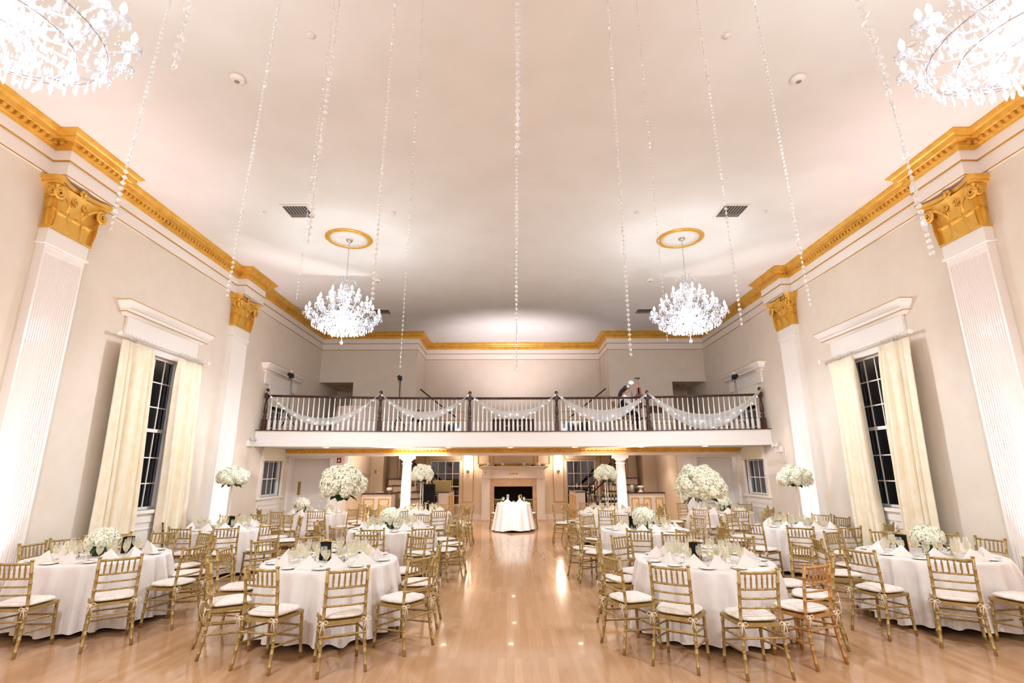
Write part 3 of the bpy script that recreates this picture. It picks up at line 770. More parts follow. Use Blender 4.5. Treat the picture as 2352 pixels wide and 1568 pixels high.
MB().box(-1.3, 1.3, -.75, -.01, .0, .012).build('hearth', M['stonepink'], fp)
# sconces
for s, side in ((-1, 'left'), (1, 'right')):
    t = thing('wall_sconce', 'lit brass wall sconce with glowing shade %s of the fireplace' % side, 'wall light', (-1.75 if s < 0 else 1.77, 20.585, 1.78))
    MB().lathe([(.0, -.03), (.05, -.03), (.06, 0)], 14, M=Matrix.Rotation(-PI/2, 4, 'X')).build('backplate', M['brass'], t)
    MB().tube([(0, -.02, 0), (0, -.12, -.04), (0, -.14, .05), (0, -.12, .14)], .012, 6).build('arm', M['brass'], t)
    MB().lathe([(.06, .08), (.10, .18), (.11, .30), (.07, .42), (.05, .46)], 16, c=(0, -.14, 0)).build('lamp_shade', M['sconceglow'], t)
# ================================================================== FURNITURE
# ---- chiavari chair: origin on the floor below the seat centre, sitter faces +Y
def bamboo(mb, pts, r, n=8, step=.105):
    """tube with raised bamboo rings"""
    P = [Vector(p) for p in pts]; seg = []; L = 0
    for a, b in zip(P, P[1:]): seg.append((L, (b-a).length, a, b)); L += (b-a).length
    def at(t):
        for l0, l, a, b in seg:
            if t <= l0+l+1e-9: return a + (b-a)*((t-l0)/l)
        return P[-1]
    ts = [(0, 1)]; k = step*.6
    while k < L-.02:
        ts += [(k-.008, 1), (k-.003, 1.28), (k+.003, 1.28), (k+.008, 1)]; k += step
    for l0, l, a, b in seg[1:]: ts.append((l0, 1))
    ts.append((L, 1)); ts.sort()
    mb.tube([at(t) for t, q in ts], [r*q for t, q in ts], n)
def chair_meshes(mt):
    D = {}
    for s in (-1, 1):
        mb = MB(); bamboo(mb, [(s*.212, -.27, 0), (s*.197, -.225, .22), (s*.188, -.20, .45), (s*.185, -.215, .66), (s*.186, -.25, .905)], .0155)
        mb.lathe([(.017, 0), (.0205, .006), (.02, .014), (.01, .02)], 8, c=(s*.186, -.25, .903)); D['rear%d' % s] = mb.mesh('leg', mt)
        mb = MB(); bamboo(mb, [(s*.2, .195, 0), (s*.19, .185, .2), (s*.185, .18, .43)], .0155); D['front%d' % s] = mb.mesh('leg', mt)
    mb = MB(); fr = [(-.20, -.215), (.20, -.215), (.215, .17), (.19, .205), (-.19, .205), (-.215, .17)]; mb.prism(fr, .415, .445); D['seat'] = mb.mesh('seat_frame', mt)
    mb = MB()
    def bar(a, b, r=.0105, bow=.0):
        a = Vector(a); b = Vector(b); m = (a+b)/2 + Vector((0, -bow, 0)); bamboo(mb, [a, (a+m)/2 + Vector((0, -bow*.25, 0)), m, (m+b)/2 + Vector((0, -bow*.25, 0)), b], r, 6, .09)
    def yb(z): return -.215 - .035*max(0, z-.66)/.245 if z > .66 else -.20 - .015*(z-.45)/.21
    for z, r in ((.878, .0135), (.735, .0105), (.655, .0095), (.575, .0095)): bar((-.186, yb(z), z), (.186, yb(z), z), r, .018)
    for k in range(6):
        x = -.13 + .052*k; bw = .018*(1-(x/.186)**2); a = Vector((x, yb(.735)-bw, .735)); b = Vector((x, yb(.878)-bw, .878)); pts = [a + (b-a)*t for t in (0, .2, .42, .5, .58, .8, 1)]
        mb.tube(pts, [.006, .008, .0115, .008, .0115, .008, .006], 6)
    D['back'] = mb.mesh('backrest', mt)
    for nm, lst in (('st_rear', [((-.205, -.245, .33), (.205, -.245, .33))]), ('st_front', [((-.195, .187, .30), (.195, .187, .30)), ((-.197, .19, .20), (.197, .19, .20))]),
                    ('st_l', [((-.2, -.235, .33), (-.192, .187, .30)), ((-.206, -.25, .22), (-.197, .19, .19))]), ('st_r', [((.2, -.235, .33), (.192, .187, .30)), ((.206, -.25, .22), (.197, .19, .19))])):
        mb = MB()
        for a, b in lst: bamboo(mb, [a, b], .009, 6, .09)
        D[nm] = mb.mesh('stretcher', mt)
    return D
cush = MB()
def CP(i, j):
    a = 2*PI*i/28; v = j/7; e = 4.2
    c, s_ = math.cos(a), math.sin(a); q = (abs(c)**e + abs(s_)**e)**(-1/e)
    ph = -PI/2 + PI*v; rr = (math.cos(ph)**.45 if 0 < v < 1 else .001); z = .474 + .026*math.sin(ph)*(1 if v < .5 else 1.15)
    w = .205 if s_ > 0 else .195
    return (c*q*w*rr*1.02, s_*q*.205*rr - .005, z)
cush.grid(CP, 28, 8, closed=True)
cush.f.append(tuple(range(27, -1, -1))); cush.sm.append(True); o_ = 28*7; cush.f.append(tuple(range(o_, o_+28))); cush.sm.append(True)
CUSH = cush.mesh('cushion', M['cushion'])
def bow(s):
    mb = MB(); c = Vector((s*.196, -.222, .452))
    mb.tube([c + Vector((math.cos(a)*.02, math.sin(a)*.02, 0)) for a in [2*PI*k/10 for k in range(11)]], .004, 5)
    for e in (-1, 1):
        mb.tube([c + Vector((0, -.02, 0)), c + Vector((e*.03, -.028, .014)), c + Vector((e*.05, -.03, -.008)), c + Vector((e*.028, -.03, -.022)), c + Vector((0, -.022, 0))], .0045, 5)
        mb.tube([c + Vector((0, -.022, 0)), c + Vector((e*.012, -.034, -.04)), c + Vector((e*.02, -.03, -.095))], .0045, 5)
    return mb.mesh('tie', M['tie'])
TIES = {s: bow(s) for s in (-1, 1)}
def chair_root(D, label):
    t = thing('chiavari_chair', label, 'chair')
    obj('seat_frame', D['seat'], t); c = obj('cushion', CUSH, t)
    for s in (-1, 1): obj('tie', TIES[s], c)
    for k in ('rear-1', 'rear1', 'front-1', 'front1'): obj('leg', D[k], t)
    obj('backrest', D['back'], t)
    for k in ('st_rear', 'st_front', 'st_l', 'st_r'): obj('stretcher', D[k], t)
    return t
PROTO = {k: chair_root(chair_meshes(M[m]), 'x') for k, m in (('gold', 'chairgold'), ('copper', 'chairorange'), ('brown', 'chairbrown'))}
USED = set()
def place_chair(x, y, face, label, group, kind='gold'):
    """x, y: middle of the top rail; face: direction the sitter looks, degrees"""
    a = R(face); cx, cy = x + math.cos(a)*.25, y + math.sin(a)*.25
    p = PROTO[kind]; rz = a - PI/2
    if kind not in USED:
        USED.add(kind); p.location = (cx, cy, 0); p.rotation_euler = (0, 0, rz); p['label'] = label; p['group'] = group; return p
    return copy_tree(p, (cx, cy, 0), rz, label, group)

# ---- tables
TB = {
 'T1': (-2.29, 6.70, 'front table left of aisle'), 'T2': (2.21, 6.62, 'front table right of aisle'),
 'T3': (-5.42, 7.12, 'front table by left wall'), 'T4': (5.25, 7.02, 'front table by right wall'),
 'T5': (-5.60, 10.42, 'middle table by left wall'), 'T6': (-2.33, 10.2, 'middle table left of aisle'),
 'T7': (2.35, 9.95, 'middle table right of aisle'), 'T8': (5.4, 10.3, 'middle table by right wall'),
 'T9': (-5.15, 13.95, 'back table by left wall'), 'T10': (-2.45, 14.0, 'back table left of aisle'),
 'T11': (2.45, 14.02, 'back table right of aisle'), 'T12': (5.35, 13.9, 'back table by right wall')}
SEATS = {  # degrees around the table (-90 = towards the camera), radius of the chair back, optional facing/kind
 'T1': [(-140, 1.33), (-178, 1.29), (-100, 1.36), (-66, 1.54), (-32, 1.43), (8, 1.3), (53, 1.4), (88, 1.35), (122, 1.3), (148, 1.36)],
 'T2': [(-122, 1.48), (-91, 1.5), (-60, 1.39, 'copper'), (-26, 1.36), (6, 1.3), (48, 1.3), (86, 1.35), (124, 1.34), (158, 1.28), (-152, 1.41)],
 'T3': [(-119, 1.42), (-84, 1.38), (-46, 1.50), (-10, 1.38), (24, 1.28), (60, 1.35), (92, 1.33), (120, 1.28), (148, 1.1), (176, .95)],
 'T4': [(-153, 1.48), (-120, 1.39), (-83, 1.31), (-47, 1.42), (14, 1.11), (44, 1.3), (76, 1.2), (116, 1.22), (164, 1.26)],
 'T5': [(-89, 1.43), (-61, 1.58), (-36, 1.62), (24, 1.36), (58, 1.36), (88, 1.3), (114, 1.26), (-147, .98, 'brown')],
 'T6': [(-150, 1.36), (-118, 1.38), (-90, 1.46), (-59, 1.56), (-32, 1.5), (2, 1.38), (40, 1.4), (76, 1.4), (112, 1.4), (176, 1.38)],
 'T7': [(-107, 1.55), (-80, 1.6), (-45, 1.45), (-12, 1.4), (28, 1.4), (62, 1.4), (96, 1.4), (128, 1.42), (-164, 1.42), (-140, 1.5)],
 'T8': [(-144, 1.66), (-118, 1.74), (-91, 1.56), (-50, 1.45), (12, .98), (42, 1.26), (84, 1.34), (127, 1.38), (162, 1.4)],
 'T9': [(-104, 1.5), (-69, 1.4), (-30, 1.38), (8, 1.38), (46, 1.35), (-142, 1.36)],
 'T10': [(-63, 1.5), (-27, 1.42), (6, 1.38), (36, 1.3), (72, 1.35), (108, 1.35), (146, 1.36), (180, 1.38), (-100, 1.38), (-134, 1.4)],
 'T11': [(-132, 1.6), (-102, 1.45), (-70, 1.4), (-36, 1.4), (0, 1.38), (36, 1.35), (72, 1.35), (108, 1.35), (144, 1.3), (178, 1.44)],
 'T12': [(-97, 1.6), (-130, 1.45), (-62, 1.4), (-28, 1.1), (36, 1.15), (76, 1.35), (118, 1.35), (160, 1.4)]}
DIRS = ['right side', 'right side just beyond middle', 'far right corner', 'far side right of middle', 'far side', 'far side left of middle', 'far left corner', 'left side just beyond middle',
        'left side', 'left side just before middle', 'near left corner', 'near side left of middle', 'near side', 'near side right of middle', 'near right corner', 'right side just before middle']
def dirs_for(seats):
    used = {}; out = []
    for s in seats:
        k = round((s[0] % 360)/22.5) % 16
        while k in used:
            k = (k+1) % 16
        used[k] = 1; out.append(DIRS[k])
    return out
def cloth_mesh(r, h, hem, seed, folds=21, floorgap=.03, amp=.085):
    r_ = random.Random(seed); mb = MB(); nu = 136
    f1 = [r_.uniform(.3, 1.5) for _ in range(folds+1)]; off_ = [r_.uniform(-.22, .22) for _ in range(folds+1)]; hemn = [r_.uniform(0, .06) for _ in range(folds+1)]
    def pr(t, v):
        k = t*folds; i = int(k) % folds; f = k % 1
        am = f1[i]*(1-f) + f1[(i+1) % folds]*f; of = off_[i]*(1-f) + off_[(i+1) % folds]*f
        w = math.cos(2*PI*(k+of)); w = (abs(w)**.7)*(1 if w > 0 else -.6)
        hz = hemn[i]*(1-f) + hemn[(i+1) % folds]*f
        return w*am, hz
    rows = [(0, .0, 0), (.5, .0, 0), (.97, 0, 0), (1.0, .006, 0), (1.008, .02, .02)] + [(None, v, v) for v in (.05, .12, .25, .4, .55, .7, .85, 1)]
    def P(i, j):
        t = i/nu; a = 2*PI*t; q, dz, v = rows[j]; w, hz = pr(t, v)
        if q is not None: rr = r*q; z = h - dz; rr += amp*v*w*1.2
        else:
            zz = h - .02 - (h-.02-floorgap-hz)*v; z = zz; rr = r*1.008 + (hem-r)*v + amp*(v**.5)*w
        return (rr*math.cos(a), rr*math.sin(a), z)
    mb.grid(P, nu, len(rows), closed=True)
    return mb
TT = thing('round_table', 'x', 'table'); MB().lathe([(.0, .725), (.765, .725), (.77, .735), (.765, .748), (0, .748)], 40, caps=False).build('tabletop', M['easelwood'], TT)
lg = MB().tube([(.55, .3, .0), (.5, .28, .72)], .018, 8).mesh('leg', M['black'])
for k in range(4): obj('leg', lg, TT, (0, 0, 0), k*PI/2)
CL = [cloth_mesh(.785, .757, .855, s).mesh('tablecloth', M['linen']) for s in (3, 14, 25)]
# ---- table ware
def napkin_mesh():
    mb = MB(); h = .135; a = .15; b = .105
    # two leaning triangular walls of a pyramid fold with a soft back pleat
    A = Vector((-a, -b*.2, 0)); B = Vector((a, -b*.2, 0)); T = Vector((0, .045, h)); F = Vector((0.02, -b*.55, 0)); G = Vector((-.03, b, 0)); Hh = Vector((.035, b*.95, 0))
    n = 7
    def tri(p, q, t, bul):
        vs = []; fs = []; nn = (q-p).cross(t-p).normalized()
        for j in range(n+1):
            for i in range(n+1-j):
                u = i/n; v = j/n; w = 1-u-v; P_ = p*w + q*u + t*v; vs.append(P_ + nn*bul*(27*u*v*w))
        idx = {}; c = 0
        for j in range(n+1):
            for i in range(n+1-j): idx[(i, j)] = c; c += 1
        for j in range(n):
            for i in range(n-j):
                fs.append((idx[(i, j)], idx[(i+1, j)], idx[(i, j+1)]))
                if i+j < n-1: fs.append((idx[(i+1, j)], idx[(i+1, j+1)], idx[(i, j+1)]))
        mb.add(vs, fs, True)
    tri(A, F, T, .012); tri(F, B, T, .012); tri(B, Hh, T, -.01); tri(Hh, G, T + Vector((0, .004, -.01)), .016); tri(G, A, T, -.01)
    tri(Vector((-.02, b*.2, 0)), G + Vector((-.02, .02, 0)), T + Vector((-.005, .012, -.012)), .008)
    return mb
NAP = [napkin_mesh().mesh('folded_napkin', m) for m in (M['napkin'], M['linen'])]
PLATE = MB().lathe([(.0, .004), (.05, .004), (.06, .008), (.085, .014), (.086, .017), (.06, .012), (.05, .008), (0, .008)], 28, caps=False).mesh('bread_plate', M['china'])
BUT = MB().lathe([(.018, .008), (.02, .014), (.012, .02)], 10, c=(.012, 0, 0)).mesh('butter_pat', M['petal'])
def glass(kind):
    if kind == 'flute': pr = [(.032, 0), (.03, .003), (.004, .008), (.0035, .085), (.012, .1), (.024, .14), (.026, .19), (.022, .225)]; li = [(.010, .1), (.022, .14), (.0235, .175)]
    elif kind == 'goblet': pr = [(.035, 0), (.033, .003), (.005, .009), (.0045, .06), (.02, .075), (.038, .11), (.040, .14), (.034, .175)]; li = [(.016, .078), (.035, .11), (.037, .135)]
    else: pr = [(.034, 0), (.032, .003), (.004, .009), (.004, .085), (.018, .1), (.036, .13), (.037, .16), (.031, .2)]; li = [(.014, .102), (.033, .13), (.034, .15)]
    g = MB().lathe(pr, 14, caps=False).mesh(kind, M['glass']); l = MB().lathe([(.002, li[0][1])] + li + [(.002, li[-1][1])], 12, caps=False).mesh('drink', M['liquid'])
    return g, l
GL = {k: glass(k) for k in ('flute', 'goblet', 'wine')}
GN = {'flute': ('champagne_flute', 'tall champagne flute', 'glass'), 'goblet': ('water_goblet', 'stemmed water goblet', 'glass'), 'wine': ('wine_glass', 'stemmed wine glass', 'glass')}
KN = MB().box(-.005, .005, -.10, 0, 0, .004).box(-.008, .008, 0, .10, .0005, .003).mesh('knife', M['steel'])
mf = MB().box(-.004, .004, -.09, .03, 0, .003)
for x in (-.009, -.003, .003, .009): mf.box(x-.0015, x+.0015, .04, .09, .001, .004)
mf.box(-.011, .011, .025, .045, .001, .004); FK = mf.mesh('fork', M['steel'])
def place_setting(T, cx, cy, ang, where, full, r0=.55, seed=0):
    r_ = random.Random(seed); a = R(ang); tn = TB[T][2]; top = .758
    def pos(rad, da): q = a + R(da); return (cx + rad*math.cos(q), cy + rad*math.sin(q), top)
    o = obj('folded_napkin', NAP[seed % 2], None, pos(r0+.03, r_.uniform(-4, 4)), a + PI/2 + r_.uniform(-.5, .5)); tag(o, 'folded pyramid napkin, %s, %s' % (where, tn), 'napkin', 'pyramid napkins on the guest tables')
    p = obj('bread_plate', PLATE, None, pos(r0+.10, -15)); tag(p, 'small white bread plate, %s, %s' % (where, tn), 'plate', 'bread plates on the guest tables')
    if full: obj('butter_pat', BUT, p)
    for kind, rad, da in (('flute', .38, 6), ('goblet', .43, -10), ('wine', .36, -24)):
        if kind == 'wine' and not full: continue
        g, l = GL[kind]; nm, lb, ct = GN[kind]; q = pos(rad + r_.uniform(-.02, .02), da + r_.uniform(-4, 4))
        go = obj(nm, g, None, q); tag(go, '%s, %s, %s' % (lb, where, tn), ct, {'flute': 'champagne flutes', 'goblet': 'water goblets', 'wine': 'wine glasses'}[kind] + ' on the guest tables')
        obj('drink', l, go)
    if full:
        for me, nm, rad, da in ((KN, 'knife', r0+.06, 13), (FK, 'fork', r0-.06, -20)):
            k = obj(nm, me, None, pos(rad, da), a + PI/2 + r_.uniform(-.25, .25)); tag(k, 'silver table %s, %s, %s' % (nm, where, tn), 'cutlery', nm.replace('knife', 'knive') + 's on the front and middle tables')
first = True
for i, (T, (cx, cy, tn)) in enumerate(TB.items()):
    rz = rnd.uniform(0, 6)
    if first: TT.location = (cx, cy, 0); TT['label'] = 'round folding table under the cloth, the ' + tn; TT['group'] = 'round guest tables'; first = False
    else: copy_tree(TT, (cx, cy, 0), rz, 'round folding table under the cloth, the ' + tn)
    c = obj('tablecloth', CL[i % 3], None, (cx, cy, 0), rz); tag(c, 'ivory floor length tablecloth on the ' + tn, 'tablecloth', 'ivory tablecloths')
    for j, (st, wh) in enumerate(zip(SEATS[T], dirs_for(SEATS[T]))):
        r = st[1]; a = R(st[0]); kind = st[2] if len(st) > 2 else 'gold'
        nm = {'gold': 'gold', 'copper': 'copper toned', 'brown': 'dark brown gold'}[kind]
        fc = st[0] + 180 + rnd.uniform(-7, 7)
        place_chair(cx + r*math.cos(a), cy + r*math.sin(a), fc, '%s cushioned chair, %s, %s' % (nm, wh, tn), 'chiavari chairs at the guest tables', kind)
        place_setting(T, cx, cy, st[0], wh, T in ('T1', 'T2', 'T3', 'T4', 'T5', 'T6', 'T7', 'T8'), seed=i*20+j)

# ---- flowers
def floret_cloud(mb, c, r, n, r_, nrm0):
    for _ in range(n):
        d = Vector((r_.gauss(0, 1), r_.gauss(0, 1), r_.gauss(0, 1))).normalized()
        if d.dot(nrm0) < -.25: d = -d
        p = Vector(c) + d*r*r_.uniform(.9, 1.05)
        u = d.cross(Vector((r_.uniform(-1, 1), r_.uniform(-1, 1), r_.uniform(-1, 1)))).normalized(); v = d.cross(u)
        s = .0145*r_.uniform(.8, 1.2)
        vs = [p]; fs = []
        for k in range(4):
            a = k*PI/2; e1 = u*math.cos(a) + v*math.sin(a); e2 = u*math.cos(a+.8) + v*math.sin(a+.8); e0 = u*math.cos(a-.8) + v*math.sin(a-.8)
            b = len(vs); vs += [p + e0*s*.75 + d*.002, p + e1*s*1.25 + d*.007, p + e2*s*.75 + d*.002]; fs.append((0, b, b+1, b+2))
        mb.add(vs, fs, False)
def bouquet(wr, hz, seed, ncl, flat):
    r_ = random.Random(seed); mb = MB(); core = MB()
    for k in range(ncl):
        t = (k+.5)/ncl; z = 1 - t*(1.25 if flat else 1.5); a = k*2.39996 + r_.uniform(-.2, .2); q = math.sqrt(max(0, 1-z*z))
        d = Vector((q*math.cos(a), q*math.sin(a), z)).normalized(); s = r_.uniform(.74, .94)
        c = Vector((d.x*wr*s, d.y*wr*s, d.z*hz*s)); cr = (.075 if not flat else .06)*r_.uniform(.85, 1.15)
        floret_cloud(mb, c, cr, 92 if not flat else 66, r_, d); core.sphere(c, cr*.86, 8, 6)
    core.sphere((0, 0, 0), 1, 14, 8, (wr*.72, wr*.72, hz*.66))
    return mb, core
def leaves(n, rr, z, seed, ln=.12):
    r_ = random.Random(seed); out = []
    mb = MB()
    def P(i, j):
        u = i/4*2-1; v = j/6; w = math.sin(PI*min(v*1.05, 1))**.8*.4*ln
        return (v*ln, u*w, -.25*ln*v*v + .06*ln*abs(u) )
    mb.grid(P, 5, 7); return mb.mesh('leaf', M['leaf'])
LEAF = leaves(1, 1, 1, 1)
def make_bouquet(parent, wr, hz, z, seed, ncl, flat, nleaf):
    mb, core = bouquet(wr, hz, seed, ncl, flat)
    f = mb.build('hydrangea_blooms', M['petal'], parent, (0, 0, z)); core.build('bloom_centre', M['petalc'], f)
    r_ = random.Random(seed+5)
    for k in range(nleaf):
        a = r_.uniform(0, 6.28) if k > 2 else -PI/2 + (k-1)*.9; rr = wr*(.35 if not flat else .5)
        obj('leaf', LEAF, parent, (rr*math.cos(a), rr*math.sin(a), z - hz*(.55 if not flat else .5)), rot=(r_.uniform(-.4, .4), R(r_.uniform(10, 40)), a), sc=(r_.uniform(.8, 1.2),)*3)
TALLP = {}
def tall(T, dx, dy, wr, hz, z, label, vase):
    cx, cy, tn = TB[T]
    t = thing('tall_centrepiece', label, 'floral centrepiece', (cx+dx, cy+dy, .757), rnd.uniform(0, 3), 'tall hydrangea centrepieces')
    z -= .757
    if vase == 'trumpet':
        mb = MB().lathe([(.085, 0), (.087, .012), (.03, .05), (.028, .1), (.034, .2), (.05, .4), (.075, z-hz*.75), (.08, z-hz*.6)], 24, caps=False); mb.build('vase', M['vaseglass'], t)
        MB().lathe([(.0, .004), (.083, .004), (.083, .01), (0, .01)], 24, caps=False).build('vase_foot', M['vaseglass'], t)
    else:
        for q in ((0.03, .0), (-.03, .01)) if vase == 'twin' else ((0, 0),):
            MB().tube([(q[0], q[1], 0), (q[0]*.8, q[1], .15), (q[0]*1.1+.008, q[1], .3), (q[0]*.9, q[1], z-hz*.5)], [.018, .009, .009, .013], 8).build('stem', M['plastic'] if vase == 'stem' else M['crystal'], t)
        MB().lathe([(.1, 0), (.1, .008), (.02, .02)], 20).build('stand_base', M['china'], t)
    make_bouquet(t, wr, hz, z, 40+len(TALLP), 46, False, 7); TALLP[T] = t
tall('T1', .07, .0, .245, .215, 1.63, 'big white hydrangea dome on clear trumpet vase, front table left of aisle', 'trumpet')
tall('T2', .05, .02, .27, .22, 1.60, 'big white hydrangea dome on clear trumpet vase, front table right of aisle', 'trumpet')
tall('T5', .05, 0, .265, .18, 1.68, 'white hydrangea ball on thin white stem by the left pilaster', 'stem')
tall('T8', .03, 0, .275, .19, 1.64, 'white hydrangea ball on thin pale stem by the right pilaster', 'stem')
tall('T10', .02, 0, .265, .22, 1.70, 'small distant white hydrangea ball beside the left column', 'twin')
tall('T11', -.02, 0, .265, .22, 1.69, 'small distant white hydrangea ball beside the right column', 'twin')
LOW = {}
def low(T, dx, dy, wr, hz, label, sc=1):
    cx, cy, tn = TB[T]
    if not LOW:
        t = thing('low_centrepiece', label, 'floral centrepiece', (cx+dx, cy+dy, .757), 0, 'low hydrangea centrepieces')
        MB().box(-.06, .06, -.06, .06, 0, .10).build('cube_vase', M['leaf'], t)
        make_bouquet(t, wr, hz, .19, 77, 30, True, 4); LOW[1] = t
    else: t = copy_tree(LOW[1], (cx+dx, cy+dy, .757), rnd.uniform(0, 6), label, sc=(sc, sc, sc))
low('T3', 0, 0, .15, .115, 'low white hydrangea mound in dark cube vase, front table by left wall')
low('T4', .04, 0, .185, .135, 'low white hydrangea mound in dark cube vase, front table by right wall', 1)
low('T6', -.03, -.05, .185, .135, 'low white hydrangea mound on the middle table left of the aisle', 1.1)
low('T7', -.02, -.05, .185, .135, 'low white hydrangea mound on the middle table right of the aisle', 1.12)
low('T9', -.42, .1, .185, .135, 'low white hydrangea mound on the back table by the left wall', 1.1)
low('T12', .12, .1, .185, .135, 'low white hydrangea mound on the back table by the right wall', 1.1)

# ---- table-number frames with black backs, candles, shakers, mirror discs
def frame_card(x, y, rz, label):
    t = thing('table_sign', label, 'table sign', (x, y, .758), rz, 'gilt framed table signs')
    mb = MB()
    for a in (-1, 1): mb.tube([(a*.062, 0, 0), (a*.066, 0, .1), (a*.06, 0, .2)], [.009, .011, .009], 6)
    mb.tube([(-.062, 0, .195), (-.03, 0, .215), (0, 0, .228), (.03, 0, .215), (.062, 0, .195)], .010, 6).tube([(-.062, 0, .01), (.062, 0, .01)], .009, 6)
    mb.build('frame', M['goldleaf'], t); MB().box(-.066, .066, -.016, -.004, .005, .21).build('backing', M['blackfelt'], t)
    MB().tube([(0, -.006, .15), (.01, -.05, .05), (.012, -.075, .002)], [.02, .02, .024], 4, False, flat=.25).build('strut', M['blackfelt'], t)
for T, dx, dy, rz in (('T1', -.08, .0, .1), ('T2', -.12, -.1, -.25), ('T3', .2, .2, .6), ('T5', .12, 0, .3), ('T8', -.22, 0, 1.1), ('T10', .16, .0, 0), ('T7', -.18, .15, .1), ('T4', -.2, .15, -1)):
    cx, cy, tn = TB[T]; frame_card(cx+dx, cy+dy, rz, 'gilt framed table sign with black back on the ' + tn)
VOT = None
for T in ('T1', 'T2', 'T3', 'T4', 'T5', 'T6', 'T7', 'T8', 'T10', 'T11'):
    cx, cy, tn = TB[T]
    for k, (dx, dy, w) in enumerate(((.16, .2, 'far right'), (-.2, .14, 'far left'))):
        if VOT is None:
            VOT = t = thing('votive_candle', 'x', 'candle', (cx+dx, cy+dy, .757), 0, 'votive candles on the guest tables')
            MB().lathe([(.02, 0), (.028, .01), (.03, .06)], 14, caps=False).build('holder', M['glass'], t); MB().lathe([(.018, .002), (.018, .025)], 12).build('wax', M['china'], t); MB().sphere((0, 0, .036), .006, 8, 6, (1, 1, 1.8)).build('flame', M['flame'], t)
        else: t = copy_tree(VOT, (cx+dx, cy+dy, .757))
        t['label'] = 'lit votive candle %s of the centrepiece on the %s' % (w, tn)
    for k, (dx, dy, w) in enumerate(((-.16, -.16, 'left'), (.19, -.15, 'right'))):
        if T in ('T10', 'T11'): continue
        if k == 0 and T == 'T1':
            SH = t = thing('shaker_caddy', 'x', 'salt and pepper set', (cx+dx, cy+dy, .757), 0, 'salt and pepper sets on the guest tables')
            for q, nm, mm in ((-.016, 'salt_shaker', 'china'), (.016, 'pepper_shaker', 'black')):
                s_ = MB().lathe([(.013, .002), (.013, .045), (.008, .05)], 10, c=(q, 0, 0)).build(nm, M['glass'], t); MB().lathe([(.011, .004), (.011, .03)], 10, c=(q, 0, 0)).build('contents', M[mm], s_); MB().lathe([(.013, .05), (.012, .062), (.004, .068)], 10, c=(q, 0, 0)).build('cap', M['steel'], s_)
        else: t = copy_tree(SH, (cx+dx, cy+dy, .757), rnd.uniform(0, 3))
        t['label'] = 'salt and pepper set %s of the centrepiece on the %s' % (w, tn)
for T in ('T1', 'T2'):
    cx, cy, tn = TB[T]
    o = MB().lathe([(0, .0), (.17, 0), (.17, .006), (0, .006)], 36, caps=False).build('mirror_disc', M['chrome'], None, (cx+.03, cy, .7575)); tag(o, 'round mirror under the tall vase on the ' + tn, 'mirror')
    for v in TALLP[T].children: pass
    TALLP[T].location.z += .0065
t = thing('flower_favour', 'small pink blooms on a white dish, front table right of the aisle', 'dish of flowers', (2.32, 6.38, .758))
MB().lathe([(0, .002), (.06, .004), (.075, .015), (.07, .012), (0, .006)], 20, caps=False).build('dish', M['china'], t)
for k in range(5): a = k*1.3; MB().sphere((.025*math.cos(a), .02*math.sin(a), .028), .02, 8, 6).build('bloom', mat('coral_pink_bloom%d' % k, srgb(240, 160, 150), .6), t)

# ---- sweetheart table
SY = 16.75
t = thing('sweetheart_table', 'small round table under the bright white cloth before the fireplace', 'table', (0, SY, 0))
MB().lathe([(.0, .79), (.50, .79), (.50, .808), (0, .808)], 32, caps=False).build('tabletop', M['easelwood'], t); MB().tube([(0, 0, 0), (0, 0, .79)], .04, 12).build('pedestal', M['black'], t); MB().lathe([(.28, 0), (.25, .03), (.04, .06)], 20).build('foot', M['black'], t)
o = cloth_mesh(.52, .818, .66, 91, 15, .02, .035).build('tablecloth', M['whitelinen'], None, (0, SY, 0)); tag(o, 'bright white tablecloth flaring to the floor before the fireplace', 'tablecloth')
for s, w in ((-1, 'left'), (1, 'right')):
    place_chair(s*.56, SY+.75, -90 - s*14, 'gold chair with cream cushion behind the %s side of the small white table' % w, 'chairs behind the small white table')
    o = obj('folded_napkin', NAP[1], None, (s*.2, SY-.05, .819), .2*s); tag(o, 'standing white napkin on the %s side of the small white table' % w, 'napkin')
    for kd, dx, dy in (('goblet', .32, .02), ('flute', .17, .12)):
        g, l = GL[kd]; nm, lb, ct = GN[kd]; go = obj(nm, g, None, (s*dx, SY+dy, .819)); tag(go, '%s on the %s side of the small white table' % (lb, w), ct); obj('drink', l, go)
    t = thing('framed_place_card', 'small framed card on the %s side of the white table before the fireplace' % w, 'framed card', (s*.2 + .02, SY+.12, .819), 0)
    mb = MB(); panel_frame(mb, -.035, .035, .12, .24, 0, .014, .012); mb.tube([(0, 0, 0), (0, 0, .13)], .006, 6); mb.lathe([(.03, 0), (.03, .006)], 12); mb.build('frame', M['china'] if s < 0 else M['goldleaf'], t)
    MB().box(-.025, .025, -.004, 0, .13, .23).build('card', M['black'], t)
t = copy_tree(SH, (0, SY, .819), 0, 'salt and pepper set in the middle of the small white table')
if 'group' in t: del t['group']
for x, w in ((-.38, 'left edge'), (.33, 'right edge, inner one'), (.4, 'right edge, outer one')):
    o = MB().sphere((0, 0, .024), .026, 10, 8, (1.2, 1, .9)).build('bread_roll', M['china'], None, (x, SY-.1, .819)); tag(o, 'small white roll on the white table before the fireplace, ' + w, 'roll')
